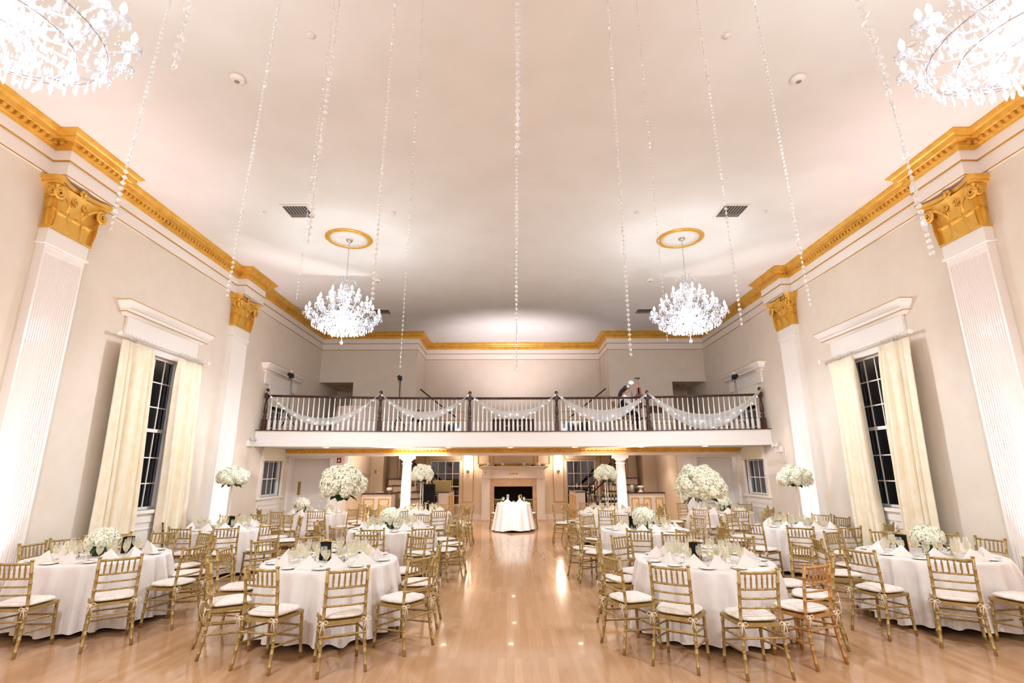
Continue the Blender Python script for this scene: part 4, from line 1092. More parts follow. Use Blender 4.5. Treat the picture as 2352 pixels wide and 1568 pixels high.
# ================================================================== BACK BARS AND THEIR THINGS
def bar(label, x0, x1, y0, y1, npan, side=None):
    t = thing('bar_counter', label, 'bar counter', ((x0+x1)/2, (y0+y1)/2, 0)); hx, hy = (x1-x0)/2, (y1-y0)/2
    MB().box(-hx, hx, -hy, hy, 0, 1.06).build('body', M['white'], t)
    MB().box(-hx-.03, hx+.03, -hy-.04, hy+.03, 1.06, 1.09).build('worktop', M['darkwood'], t)
    fm = MB(); pm = MB()
    if npan:
        w = 2*hx/npan
        for k in range(npan):
            a = -hx + w*k + .07; b = a + w - .14; panel_frame(fm, a, b, .12, .93, -hy, .028, .016); pm.box(a+.03, b-.03, -hy-.004, -hy, .15, .9)
    if side:
        n = 4; w = 2*hy/n; x = side*hx
        for k in range(n):
            a = -hy + w*k + .05; b = a + w - .1; xx = x + (side*.016 if side > 0 else 0)
            panel_frame(fm, a, b, .12, .93, xx if side > 0 else x, .025, .016, 'x'); pm.box(*(sorted((x, x+side*.004))), a+.03, b-.03, .15, .9)
    fm.build('gold_moulding', M['goldleaf'], t); pm.build('front_panel', M['satinpanel'], t)
    return t
bar('white bar counter with gold framed panels left of the left column', -4.92, -3.96, 17.35, 17.95, 2)
bar('white bar counter with gold framed panels right of the right column', 3.76, 4.92, 17.35, 17.95, 3)
bar('narrow white bar counter running back to the fireplace wall, left of fireplace', -2.57, -2.24, 18.3, 20.35, 0, 1)
bar('narrow white bar counter running back to the fireplace wall, right of fireplace', 2.15, 2.46, 18.3, 20.35, 0, -1)
o = MB().box(-.3, .3, -.2, .2, 0, .36).box(-.31, .31, -.21, .21, .34, .37).build('serving_box', M['boxtan'], None, (-2.5, 18.75, 1.09)); tag(o, 'olive tan cardboard box standing on the left inner bar', 'box')
t = thing('loudspeaker', 'black loudspeaker cabinet standing left of the inner left bar', 'loudspeaker', (-2.86, 18.15, 0))
MB().prism([(-.22, -.16), (.22, -.16), (.18, .18), (-.18, .18)], .72, 1.36).build('cabinet', M['black'], t); MB().box(-.2, .2, -.166, -.16, .76, 1.33).build('grille', M['blackfelt'], t)
MB().tube([(0, 0, .72), (0, 0, .3)], .02, 8).tube([(0, 0, .35), (.3, -.1, 0)], .012, 6).tube([(0, 0, .35), (-.3, -.1, 0)], .012, 6).tube([(0, 0, .35), (0, .3, 0)], .012, 6).build('tripod', M['black'], t)
MB().box(-.03, .03, -.17, -.166, .79, .81).build('badge', M['steel'], t)
o = MB().lathe([(.07, 0), (.13, .008), (.14, .03), (.15, .04), (.06, .045)], 18).build('plate_stack', M['china'], None, (-4.36, 17.55, 1.09)); tag(o, 'low stack of white plates on the left outer bar', 'plate stack')
t = thing('chafing_dish', 'round white lidded dish on a dark stand, left outer bar', 'serving dish', (-4.1, 17.62, 1.09)); MB().lathe([(.05, 0), (.03, .05), (.09, .08), (.09, .15), (.08, .17), (.01, .18)], 18).build('dish', M['china'], t); MB().box(-.15, .12, -.1, .1, .05, .065).build('tray', M['darkwood'], t)
o = MB().lathe([(.045, 0), (.06, .22), (.062, .23)], 16).build('paper_cup_stack', M['china'], None, (3.9, 17.5, 1.09)); tag(o, 'tall white paper cup stack on the right outer bar', 'cup stack')
o = MB().box(-.03, .03, -.03, .03, 0, .13).build('napkin_holder', M['black'], None, (4.02, 17.47, 1.09)); tag(o, 'small black square caddy on the right outer bar', 'caddy')
o = MB().lathe([(.09, 0), (.09, .02), (.05, .05), (.05, .12), (.11, .15), (.11, .2), (.02, .21)], 18).build('cake_stand', M['china'], None, (4.2, 17.58, 1.09)); tag(o, 'white pedestal dish with lid on the right outer bar', 'serving dish')
o = MB().box(-.2, .2, -.15, .15, 0, .012).build('serving_tray', M['china'], None, (2.28, 18.52, 1.09)); tag(o, 'white cloth covered tray on the right inner bar', 'tray')
for x, w in ((2.22, 'left'), (2.36, 'right')):
    g, l = GL['flute']; go = obj('champagne_flute', g, None, (x, 18.5, 1.102), sc=(1.15,)*3); tag(go, '%s one of two flutes on the right inner bar' % w, 'glass'); obj('drink', l, go)
t = thing('ice_bucket', 'steel ice bucket on a black stand beside the right inner bar', 'ice bucket', (2.72, 18.3, 0))
MB().lathe([(.10, .72), (.12, .95), (.125, .96)], 20).build('bucket', M['chrome'], t)
mb = MB()
for k in range(3): a = 2*PI*k/3; mb.tube([(.2*math.cos(a), .2*math.sin(a), 0), (.1*math.cos(a), .1*math.sin(a), .3), (.13*math.cos(a), .13*math.sin(a), .97)], .01, 6)
mb.tube([(.13*math.cos(a), .13*math.sin(a), .95) for a in [2*PI*k/16 for k in range(17)]], .01, 6); mb.build('stand', M['black'], t)
bot = MB().lathe([(.038, 0), (.04, .01), (.04, .18), (.015, .25), (.014, .3), (.016, .31)], 14).mesh('glass_body', M['green']); lab_ = MB().lathe([(.041, .06), (.041, .14)], 14, caps=False).mesh('label', M['china']); foil = MB().lathe([(.016, .25), (.017, .312), (.0, .315)], 10).mesh('foil', M['goldleaf'])
BOT = thing('wine_bottle', 'dark wine bottle standing in the steel ice bucket', 'bottle', (2.71, 18.3, .86)); obj('glass_body', bot, BOT); obj('label', lab_, BOT); obj('foil', foil, BOT)
t = thing('side_table', 'small wooden table holding green bottles behind the right column', 'table', (3.3, 18.05, 0)); MB().box(-.45, .3, -.2, .2, .74, .76).build('tabletop', M['darkwood'], t)
for x in (-.42, .27):
    for y in (-.17, .17): MB().box(x-.015, x+.015, y-.015, y+.015, 0, .74).build('leg', M['darkwood'], t)
for k, x in enumerate((3.02, 3.13, 3.24, 3.35, 3.46)): copy_tree(BOT, (x, 18.0 + .04*(k % 2), .76), 0, ('leftmost', 'second', 'third', 'fourth', 'rightmost')[k] + ' green bottle in the row left behind the right column', 'green bottles behind the right column')
# mantel ornaments
for k, (x, kd) in enumerate(((-1.22, 'a'), (-.95, 'b'), (-.62, 'a'), (-.4, 'b'), (.4, 'b'), (.82, 'a'), (.98, 'b'), (1.2, 'a'))):
    w = ('far left end', 'second from left', 'third from left', 'fourth from left', 'fourth from right', 'third from right', 'second from right', 'far right end')[k]
    t = thing('mantel_ornament', 'small %s on the mantel, %s' % ('gold and black figurine lying' if kd == 'a' else 'pale cream flower ball', w), 'ornament', (x+.02, 20.42, 1.955))
    if kd == 'a':
        MB().tube([(-.06, 0, .03), (0, 0, .045), (.07, 0, .06)], [.022, .03, .016], 8).build('body', M['brass'], t); MB().sphere((-.08, 0, .035), .034, 8, 6).build('head', M['black'], t)
    else:
        m_ = MB(); floret_cloud(m_, (0, 0, .075), .07, 60, rnd, Vector((0, -.3, 1)).normalized()); m_.build('blooms', M['petal'], t); MB().sphere((0, 0, .06), .06, 10, 7).build('base', M['petalc'], t)
o = MB().box(-.22, .22, -.02, .02, 0, .075).build('mantel_sign', M['fillet'], None, (-.05, 20.45, 1.955)); tag(o, 'low gilt carved block in the middle of the mantel', 'ornament')
# wall fittings
t = thing('fire_alarm', 'red fire alarm box with white strobe on the left pier', 'fire alarm', (-5.09, 15.352, 2.1)); MB().box(-.06, .06, -.03, 0, -.07, .07).build('housing', M['red'], t); MB().box(-.025, .03, -.045, -.03, -.035, .025).build('strobe', M['plastic'], t)
o = MB().box(-.035, .035, -.012, 0, -.06, .06).box(-.02, .02, -.016, -.012, 0, .04).build('thermostat', M['metalgrey'], None, (-4.76, 18.3, 1.77)); tag(o, 'small beige thermostat on the tan wall under the gallery', 'thermostat')
for s, side in ((-1, 'left'), (1, 'right')):
    t = thing('emergency_light', 'white twin head emergency light on the %s wall by the balcony' % side, 'emergency light', (s*(W+.004), 12.92, 2.48 if s < 0 else 2.3))
    a, b = sorted((0, -s*.07)); MB().box(a, b, -.13, .13, -.08, .06).build('housing', M['plastic'], t)
    for y in (-.08, .1):
        h = MB().lathe([(.02, -.03), (.045, 0), (.05, .03)], 14, M=Matrix.Translation((-s*.09, y, .08)) @ Matrix.Rotation(-s*PI/2.6, 4, 'Y')).build('lamp_head', M['chrome'] if s < 0 else M['plastic'], t)
o = MB().tube([(6.565, 12.7, 2.42), (6.52, 12.8, 2.55), (6.5, 12.95, 2.35), (6.52, 12.85, 2.0), (6.54, 12.72, 1.95), (6.54, 12.62, 2.1), (6.565, 12.6, 2.4)], .008, 6).build('cable_loop', M['plastic']); tag(o, 'loop of pale cable hanging on the right wall by the emergency light', 'cable')

# ================================================================== GALLERY: easel, painter, stands
G0 = BZ
def light_stand(x, y, h, label, glassy_head=False, spread=.34, rz=0):
    t = thing('light_stand', label, 'light stand', (x, y, G0), rz)
    MB().tube([(0, 0, .28), (0, 0, h-.1)], .013, 8).build('pole', M['black'] if not glassy_head else M['metalgrey'], t)
    lm = MB().tube([(0, 0, .46), (spread, 0, .01)], .011, 6).tube([(spread*.5, 0, .235), (0, 0, .2)], .006, 5).mesh('leg', M['black'])
    for k in range(3): obj('leg', lm, t, (0, 0, 0), 2*PI*k/3 + .4)
    MB().lathe([(.022, .42), (.022, .5)], 10).build('collar', M['black'], t)
    hd = MB().box(-.05, .05, -.05, .06, h-.14, h-.02).lathe([(.045, 0), (.055, .1)], 12, M=Matrix.Translation((0, -.05, h-.08)) @ Matrix.Rotation(PI/2.2, 4, 'X')).tube([(-.06, 0, h-.1), (-.06, 0, h-.2), (0, 0, h-.2)], .007, 5).build('lamp_head', M['black'], t)
    if glassy_head: MB().sphere((0, 0, h+.03), .055, 10, 8).build('glass_cover', M['crystal'], t)
    MB().tube([(.02, 0, h-.15), (.05, .01, h*.6), (.02, 0, .5)], .005, 5).build('cable', M['black'], t)
    return t
light_stand(-3.24, 14.45, 1.62, 'thin black light stand behind the second balcony section from the left')
light_stand(-6.15, 14.0, 1.62, 'grey light stand with black head at the left end of the balcony', True)
light_stand(6.05, 13.85, 1.52, 'dark light stand with black head at the right end of the balcony', True)
t = thing('tripod', 'short folded black tripod on the balcony floor left of centre', 'tripod', (-2.66, 14.5, G0))
MB().box(-.07, .07, -.05, .05, .5, .64).tube([(0, 0, .3), (0, 0, .55)], .03, 8).build('head', M['black'], t)
lm = MB().tube([(0, 0, .55), (.2, 0, .0)], .016, 6).mesh('leg', M['black'])
for k in range(3): obj('leg', lm, t, (0, 0, 0), 2*PI*k/3 + .2)
MB().tube([(-.08, 0, .62), (-.25, -.02, .2)], .025, 6).build('strap', M['blackfelt'], t)
t = thing('draped_table', 'table under a blush cloth behind the left balcony rail', 'table', (-4.6, 15.1, G0)); cm = cloth_mesh(.55, .78, .62, 55, 13, .02, .03).build('cloth', M['napkin'], t)
MB().lathe([(0, .74), (.53, .74), (.53, .77), (0, .77)], 28, caps=False).tube([(0, 0, 0), (0, 0, .74)], .04, 8).build('table_frame', M['easelwood'], t)
# easel
ex, ey = 3.62, 14.75
t = thing('easel', 'wooden studio easel with tall mast behind the fourth newel', 'easel', (ex, ey, G0))
MB().box(-.22, -.19, -.05, -.02, .05, 1.25).box(.19, .22, -.05, -.02, .05, 1.15).box(-.25, .25, -.06, -.01, .38, .44).box(-.22, .22, -.05, -.02, .72, .77).build('side_frame', M['easelwood'], t)
MB().box(-.10, .10, -.10, .02, .70, 1.10).box(-.075, .075, -.12, -.1, .74, 1.06).build('paint_box', M['easelwood'], t)
MB().prism([(-.07, -.03), (.07, -.03), (.04, .03), (-.04, .03)], 1.1, 1.3).box(-.02, .02, -.03, .01, .1, 1.5).build('mast', M['easelwood'], t)
MB().box(-.012, .012, -.02, .0, 1.3, 1.58).box(-.09, .06, -.03, .01, 1.56, 1.59).build('top_clamp', M['black'], t)
MB().tube([(-.2, 0, .4), (-.35, -.1, 0)], .018, 6).tube([(.2, 0, .4), (.35, -.1, 0)], .018, 6).tube([(0, 0, .6), (.1, .5, 0)], .018, 6).build('leg', M['easelwood'], t)
MB().box(.25, .62, -.12, .04, .56, .72).box(.3, .5, -.1, 0, .72, .76).build('palette_shelf', M['darkwood'], t)
t = thing('clip_lamp', 'bright bluish white lamp clipped to the easel mast', 'lamp', (ex-.01, ey-.04, G0+1.42))
MB().tube([(0, 0, 0), (-.09, 0, .03), (-.17, 0, .02)], .008, 6).build('arm', M['chrome'], t)
m_ = mat('lit_blue_white', (1, 1, 1, 1), .3, emit=(.72, .8, 1, 1), es=60); MB().sphere((-.2, -.01, .02), .05, 12, 8, (1.3, .8, .8)).build('bulb', m_, t)
# chair of the painter
ch = place_chair(2.86, 14.72, 8, 'gold chair under the seated woman on the balcony', None); ch.location.z = G0
if 'group' in ch: del ch['group']

def skin(name, verts, edges, radii, material, parent=None, levels=2, root=0, loc=None):
    me = bpy.data.meshes.new(name); me.from_pydata(verts, edges, []); me.materials.append(material)
    o = bpy.data.objects.new(name, me); COL.objects.link(o)
    if parent: o.parent = parent
    if loc: o.location = loc
    md = o.modifiers.new('skin', 'SKIN'); md.use_smooth_shade = True; md.use_x_symmetry = False
    sv = me.skin_vertices[0].data
    for i, r in enumerate(radii):
        sv[i].radius = (r, r) if not isinstance(r, tuple) else r
        sv[i].use_root = (i == root)
    s = o.modifiers.new('sub', 'SUBSURF'); s.levels = levels; s.render_levels = levels
    return o
def chain_mesh(chains):
    """chains: list of (list of (pos, radius), attach index or None)"""
    V = []; Ed = []; Rr = []
    for pts, att in chains:
        prev = att
        for p, r in pts:
            V.append(p); Rr.append(r); k = len(V)-1
            if prev is not None: Ed.append((prev, k))
            prev = k
    return V, Ed, Rr
pr = thing('person', 'seated woman with long dark hair and white shirt painting at the easel', 'person', (3.12, 14.72, G0))
# figure faces +X; seat height .49
def hand_chain(base, dirv, side):
    b = Vector(base); d = Vector(dirv).normalized(); u = Vector((0, side, 0)); out = []
    return b, d, u
chains = [([((0, 0, .56), .10), ((.01, 0, .72), .095), ((.03, 0, .90), .105), ((.05, 0, 1.02), .075), ((.075, 0, 1.09), .038), ((.10, 0, 1.15), .045)], None)]
chains.append(([((.06, -.14, 1.00), .045), ((.10, -.20, .80), .034), ((.30, -.16, .80), .026), ((.36, -.15, .82), .022)], 3))
chains.append(([((.06, .14, 1.00), .045), ((.10, .20, .80), .034), ((.30, .17, .86), .026), ((.36, .16, .89), .022)], 3))
chains.append(([((.06, -.09, .55), .075), ((.36, -.10, .55), .058), ((.38, -.10, .30), .045), ((.36, -.10, .09), .032), ((.44, -.11, .05), .025)], 0))
chains.append(([((.06, .09, .55), .075), ((.38, .10, .54), .058), ((.42, .10, .30), .045), ((.41, .10, .09), .032), ((.49, .11, .05), .025)], 0))
V, Ed, Rr = chain_mesh(chains)
body = skin('body', V, Ed, Rr, M['skin'], pr, 2)
def hand(c, d, yo):
    ch = []; c = Vector(c); d = Vector(d).normalized(); n = Vector((0, 1, 0)); w = d.cross(n).normalized()
    ch.append(([(tuple(c), .018), (tuple(c + d*.04), .02)], None))
    for k, l in enumerate((.055, .065, .06, .048)):
        o = n*(.012*(k-1.5)*1.3); p0 = c + d*.055 + o
        ch.append(([(tuple(p0), .0085), (tuple(p0 + d*l*.5 - w*.006), .008), (tuple(p0 + d*l*.75 - w*.025), .007)], 1))
    ch.append(([(tuple(c + d*.02 + n*(-.022)), .009), (tuple(c + d*.05 + n*(-.035) - w*.012), .0075)], 0))
    V, Ed, Rr = chain_mesh(ch); return V, Ed, Rr
for s, c, d in ((-1, (.37, -.15, .825), (1, 0, .25)), (1, (.37, .16, .895), (1, -.1, .5))):
    V, Ed, Rr = hand(c, d, s); skin('hand', V, Ed, Rr, M['skin'], body, 1)
MB().tube([(.36, .14, .88), (.50, .13, .99)], .005, 6).build('paintbrush', M['easelwood'], pr)
# head: shaped ellipsoid with nose, brow, chin, lips, ears
hm = MB()
hc = Vector((.135, 0, 1.245)); tilt = Matrix.Rotation(.45, 4, 'Y')
def HP(i, j):
    a = 2*PI*i/24; p = -PI/2 + PI*j/16
    d = Vector((math.cos(p)*math.cos(a), math.cos(p)*math.sin(a), math.sin(p)))
    r = Vector((d.x*.092, d.y*.074, d.z*.115))
    if d.x > 0:
        r.x *= 1 - .12*max(0, d.z)
        nz = math.exp(-((d.y/.16)**2)) * math.exp(-(((d.z+.12)/.16)**2)); r.x += .026*nz
        r.x += .008*math.exp(-((d.y/.3)**2))*math.exp(-(((d.z+.5)/.09)**2)); r.x -= .010*(math.exp(-(((abs(d.y)-.42)/.17)**2)))*math.exp(-(((d.z-.08)/.12)**2))
        if d.z < -.4: r.y *= 1 - .35*(-d.z-.4); r.x += .012*math.exp(-((d.z+.82)/.18)**2)
    return hc + (tilt @ r)
hm.grid(HP, 24, 17, closed=True); hd = hm.build('head', M['skin'], body)
for s in (-1, 1):
    MB().sphere(hc + tilt @ Vector((.080, s*.031, .008)), .011, 8, 6).build('eye', M['black'], hd)
    MB().sphere(hc + tilt @ Vector((-.005, s*.076, -.01)), .02, 8, 6, (.8, .35, 1.3)).build('ear', M['skin'], hd)
MB().sphere(hc + tilt @ Vector((.094, 0, -.056)), .014, 8, 6, (.5, 1.4, .45)).build('mouth', M['red'], hd)
hr = MB()
def HR(i, j):
    a = 2*PI*i/28; back = .5 - .5*math.cos(a); lo = .42 - 1.35*min(1, max(0, (back-.22)/.45)); p = lo + (PI/2-lo)*j/10
    d = Vector((math.cos(p)*math.cos(a), math.cos(p)*math.sin(a), math.sin(p)))
    wv = 1 + .025*math.sin(a*9)
    r = Vector((d.x*.092*1.12*wv, d.y*.074*1.17*wv, d.z*.115*1.11)); return hc + (tilt @ r)
hr.grid(HR, 28, 11, closed=True); ho = hr.build('hair', M['hair'], pr)
def HL(i, j):
    a = 2*PI*i/20; t = j/12
    c = Vector((.105, 0, 1.30))*(1-t)**2 + Vector((-.06, 0, 1.20))*2*t*(1-t) + Vector((-.075, 0, .88))*t*t
    w = (.062 + .018*math.sin(PI*t))*(1 if t < .7 else 1-(t-.7)*2.4); wv = 1 + .07*math.sin(a*6 + t*5)
    return c + Vector((math.cos(a)*w*.72*wv, math.sin(a)*w*1.15*wv, 0))
hl = MB(); hl.grid(HL, 20, 13, closed=True); hl.build('hair_length', M['hair'], ho)
V, Ed, Rr = chain_mesh([([((-.0, 0, .58), .125), ((.0, 0, .74), .112), ((.025, 0, .90), .125), ((.045, 0, 1.02), .092)], None),
    ([((.055, -.15, 1.0), .058), ((.095, -.215, .81), .047), ((.24, -.18, .80), .04)], 3), ([((.055, .15, 1.0), .058), ((.095, .215, .81), .047), ((.24, .185, .84), .04)], 3)])
skin('shirt', V, Ed, Rr, M['shirt'], pr)
V, Ed, Rr = chain_mesh([([((-.0, 0, .60), .136), ((.0, 0, .74), .124), ((.025, 0, .90), .134), ((.04, 0, .98), .10)], None)]); skin('waistcoat', V, Ed, Rr, M['cloth_black'], pr)
V, Ed, Rr = chain_mesh([([((-.01, 0, .57), .125), ((.07, -.09, .565), .09), ((.36, -.10, .565), .073), ((.385, -.10, .32), .06), ((.365, -.10, .10), .05)], None), ([((.07, .09, .565), .09), ((.38, .10, .555), .073), ((.425, .10, .32), .06), ((.415, .10, .10), .05)], 0)])
skin('trousers', V, Ed, Rr, M['cloth_black'], pr)
for x, y in ((.37, -.10), (.42, .10)): MB().sphere((x+.07, y, .035), .05, 12, 8, (2.2, .85, .7)).build('shoe', M['shirt'], pr)

# ================================================================== CRYSTAL STRANDS (hanging from the ceiling above the camera)
def octa(r, h, rx=.5, n=4):
    mb = MB(); vs = [(0, 0, -h), (0, 0, h)]
    for k in range(n): a = 2*PI*k/n; vs.append((r*math.cos(a), r*rx*math.sin(a), 0))
    fs = []
    for k in range(n): a, b = 2+k, 2+(k+1) % n; fs += [(0, b, a), (1, a, b)]
    mb.add(vs, fs); mb.tube([(0, 0, h), (0, 0, h+.006)], .0016, 4)
    return mb
def disc_bead():
    mb = MB(); mb.lathe([(.001, -.0035), (.007, -.004), (.0105, 0), (.007, .004), (.001, .0035)], 8, smooth=False, M=Matrix.Rotation(PI/2, 4, 'X')); return mb
BD = {'diamond': octa(.0125, .0125, .55).mesh('crystal_bead', M['crystal']), 'oval': octa(.0065, .011, .6, 6).mesh('crystal_bead', M['crystal']), 'disc': disc_bead().mesh('crystal_bead', M['crystal']), 'big': octa(.021, .017, .9, 5).mesh('crystal_bead', M['crystal'])}
def cam_basis():
    pi, ya, ro = R(14.0854), R(.292), R(-.2052)
    Rt = Vector((math.cos(ya), -math.sin(ya), 0)); Hh = Vector((math.sin(ya), math.cos(ya), 0))
    F_ = Hh*math.cos(pi) + Vector((0, 0, math.sin(pi))); U_ = -Hh*math.sin(pi) + Vector((0, 0, math.cos(pi)))
    return math.cos(ro)*Rt + math.sin(ro)*U_, math.cos(ro)*U_ - math.sin(ro)*Rt, F_
CAM = Vector((-.1176, 0, 1.81)); FPX = 1176.5
def un_y(u, v, y):
    r_, u_, f_ = cam_basis(); d = f_*FPX + r_*(u-1176) - u_*(v-784); return CAM + d*((y-CAM.y)/d.y)
ST = [  # foot px, head px, distance, bead, spacing, label
 ((254, 530), (392, 0), 2.2, 'diamond', .030, 'leftmost long strand, square crystals ending over the left pilaster capital'),
 ((398, 160), (437, 0), 1.0, 'disc', .026, 'short blurred strand just right of the leftmost long one'),
 ((522, 682), (643, 0), 2.9, 'diamond', .030, 'strand ending over the second left pilaster capital'),
 ((707, 558), (780, 0), 2.0, 'diamond', .030, 'strand with large crystals ending below the left air vent'),
 ((681, 688), (768, 0), 3.9, 'oval', .034, 'thin strand ending left of the left chandelier'),
 ((855, 690), (909, 0), 2.7, 'diamond', .030, 'strand ending at the right of the left chandelier'),
 ((919, 845), (972, 0), 3.6, 'oval', .034, 'thin strand ending above the black light stand'),
 ((1189, 355), (1190, 0), 1.7, 'diamond', .030, 'shorter heavy strand in the centre of the ceiling'),
 ((1186, 852), (1187, 0), 2.9, 'disc', .028, 'longest centre strand ending before the recess wall'),
 ((1449, 818), (1396, 0), 2.9, 'diamond', .030, 'square crystal strand right of centre ending before the back wall'),
 ((1533, 784), (1462, 0), 3.6, 'oval', .034, 'thin strand passing in front of the right chandelier'),
 ((1704, 748), (1600, 0), 2.9, 'disc', .030, 'round crystal strand ending right of the right chandelier'),
 ((1861, 703), (1732, 0), 2.9, 'disc', .030, 'round crystal strand ending beside the second right pilaster'),
 ((2142, 587), (2032, 178), 1.75, 'disc', .024, 'rightmost strand, large pointed crystals above small round ones'),
 ((2032, 180), (1975, 0), 1.75, 'big', .044, '')]
wr_ = MB().tube([(0, 0, 0), (0, 0, 1)], .0012, 4).mesh('wire', M['chrome'])
for i, (ft, hd_, y, kd, sp, lb) in enumerate(ST):
    a = un_y(ft[0], ft[1], y); b = un_y(hd_[0], hd_[1], y); d = (b-a); L = d.length; d.normalize()
    if i < 14: t = thing('crystal_strand', 'hanging crystal strand: ' + lb, 'crystal strand', tuple(a), 0, 'hanging crystal strands'); base = a
    o0 = a - base; q = Vector((0, 0, 1)).rotation_difference(d)
    ext = (H - a.z)/d.z if i != 13 else L
    w = obj('wire', wr_, t, tuple(o0)); w.rotation_mode = 'QUATERNION'; w.rotation_quaternion = q; w.scale = (1, 1, ext)
    n = int(L/sp) + (3 if i != 13 else 0); n = min(n, 99)
    for k in range(n):
        big = (i == 13 and k % 6 == 5)
        o = obj('crystal_bead', BD[kd], t, tuple(o0 + d*(k*sp + .01))); o.rotation_euler = (d.y*-1, d.x, rnd.uniform(-.5, .5) if kd != 'disc' else rnd.uniform(-1.5, 1.5))
        if big: o.scale = (1.2, 1.2, 1.8)

# ================================================================== CHANDELIERS
def chandelier_proto():
    t = thing('chandelier', 'x', 'chandelier', (0, 0, H), 0, 'crystal chandeliers')
    MB().lathe([(.012, -.075), (.05, -.06), (.075, -.02), (.075, 0)], 20).build('canopy', M['chrome'], t)
    mb = MB()
    for k in range(22):
        z = -.07 - k*.040; mb.tube([(.011*math.cos(a) if k % 2 else 0, 0 if k % 2 else .011*math.cos(a), z-.02 + .026*math.sin(a)) for a in [2*PI*q/8 for q in range(9)]], .003, 4)
    mb.build('chain', M['chrome'], t)
    mb = MB(); mb.lathe([(.01, -.95), (.03, -1.0), (.015, -1.06), (.05, -1.12), (.06, -1.2), (.03, -1.3), (.045, -1.42), (.07, -1.55), (.09, -1.68), (.05, -1.75), (.06, -1.85), (.02, -2.0)], 16)
    mb.build('stem', M['chcrystal'], t)
    for r, z in ((.58, -1.80), (.42, -1.88), (.22, -1.93), (.14, -1.12)): MB().tube([(r*math.cos(a), r*math.sin(a), z) for a in [2*PI*q/40 for q in range(41)]], .007, 5).build('ring', M['chrome'], t)
    # crown sprays
    sp = MB().tube([(.03, 0, -1.12), (.05, 0, -.98), (.10, 0, -.88), (.17, 0, -.86), (.21, 0, -.92)], .005, 5); sp.v = sp.v
    for q in ((.12, -.875), (.17, -.865), (.21, -.93)): sp.add([(v[0]+q[0], v[1], v[2]+q[1]-.03) for v in octa(.011, .022, .8).v], octa(.011, .022, .8).f)
    spm = sp.mesh('spray', M['chcrystal'])
    for k in range(8): obj('spray', spm, t, (0, 0, 0), 2*PI*k/8)
    drop = MB(); drop.lathe([(.001, -.075), (.012, -.062), (.014, -.045), (.007, -.022), (.002, -.012)], 6, smooth=False); drop.lathe([(.001, -.012), (.006, -.006), (.001, 0)], 6, smooth=False)
    DM = drop.mesh('crystal_drop', M['chcrystal'])
    bulb = MB().lathe([(.009, .05), (.02, .075), (.022, .10), (.012, .13), (.002, .148)], 10).mesh('bulb', M['bulb'])
    for tier, (n, r, z, z0) in enumerate(((16, .70, -1.66, -1.70), (12, .50, -1.43, -1.52), (8, .27, -1.22, -1.35))):
        am = MB(); am.tube([(.05, 0, z0), (r*.35, 0, z0-.12 + .02*tier), (r*.7, 0, z0-.11), (r*.93, 0, z-.06), (r, 0, z)], .009, 6)
        ame = am.mesh('arm', M['chcrystal'])
        dm = MB(); dm.lathe([(.012, .012), (.05, .0), (.062, .012), (.03, .004)], 12, caps=False); dm.lathe([(.012, 0), (.014, .05)], 8)
        for k in range(7):
            a = 2*PI*k/7; dm.v += []; base = drop
            dm.add([(v[0]*.62 + .058*math.cos(a), v[1]*.62 + .058*math.sin(a), v[2]*.7 + .008) for v in drop.v], drop.f)
        dme = dm.mesh('candle_dish', M['chcrystal'])
        ga = MB()      # swag of beads from this arm to the next and up to the centre
        for kk in range(9):
            u = (kk+.5)/9; a1 = 2*PI/n*u; rr = r*(1-.06*math.sin(PI*u)); zz = z - .02 - .07*math.sin(PI*u)
            ga.add([(v[0]*.6 + rr*math.cos(a1), v[1]*.6 + rr*math.sin(a1), v[2]*.6 + zz) for v in octa(.012, .014, 1).v], octa(.012, .014, 1).f)
        for kk in range(10):
            u = (kk+.5)/10; rr = r*(1-u) + .05*u; zz = z + .02 + (.42-.1*tier)*u**2 - .10*math.sin(PI*u)*(1-u)
            ga.add([(v[0]*.6 + rr, v[1]*.6, v[2]*.6 + zz) for v in octa(.012, .014, 1).v], octa(.012, .014, 1).f)
        gae = ga.mesh('bead_swag', M['chcrystal'])
        for k in range(n):
            a = 2*PI*(k+.5*tier)/n; ao = obj('arm', ame, t, (0, 0, 0), a)
            d_ = obj('candle_dish', dme, ao, (r, 0, z)); obj('bulb', bulb, ao, (r, 0, z)); obj('bead_swag', gae, ao)
    for r, z, n in ((.58, -1.80, 40), (.42, -1.88, 34), (.22, -1.93, 22)):
        for k in range(n): a = 2*PI*k/n; obj('crystal_drop', DM, t, (r*math.cos(a), r*math.sin(a), z), a, sc=(.9, .9, 1.45))
    tr = MB(); r_ = random.Random(3)
    for k in range(620):
        a = r_.uniform(0, 2*PI); u = r_.random(); r = .12 + .5*u; zlo = -1.72 - .32*math.sqrt(max(0, 1-(r/.66)**2)); z = zlo + r_.uniform(0, .55*(1-u*.5)); s = r_.uniform(.45, .85)
        tr.add([(v[0]*s + r*math.cos(a), v[1]*s + r*math.sin(a), v[2]*s + z) for v in drop.v], drop.f)
    o = tr.build('crystal_trim', M['chcrystal'], t); o['kind'] = 'stuff'
    MB().tube([(0, 0, -1.95), (0, 0, -2.18)], .003, 4).sphere((0, 0, -2.205), .028, 12, 8).build('finial_ball', M['crystal'], t)
    return t
CH = chandelier_proto()
CHL = [(-3.42, 9.78, 'left crystal chandelier hanging from the gold rimmed medallion over the tables'), (3.44, 9.72, 'right crystal chandelier hanging from the gold rimmed medallion over the tables'),
       (-3.44, 2.72, 'near crystal chandelier cut off by the top left corner'), (3.44, 2.84, 'near crystal chandelier cut off by the top right corner'),
       (-3.42, -4.2, 'crystal chandelier behind the camera, left side'), (3.42, -4.2, 'crystal chandelier behind the camera, right side')]
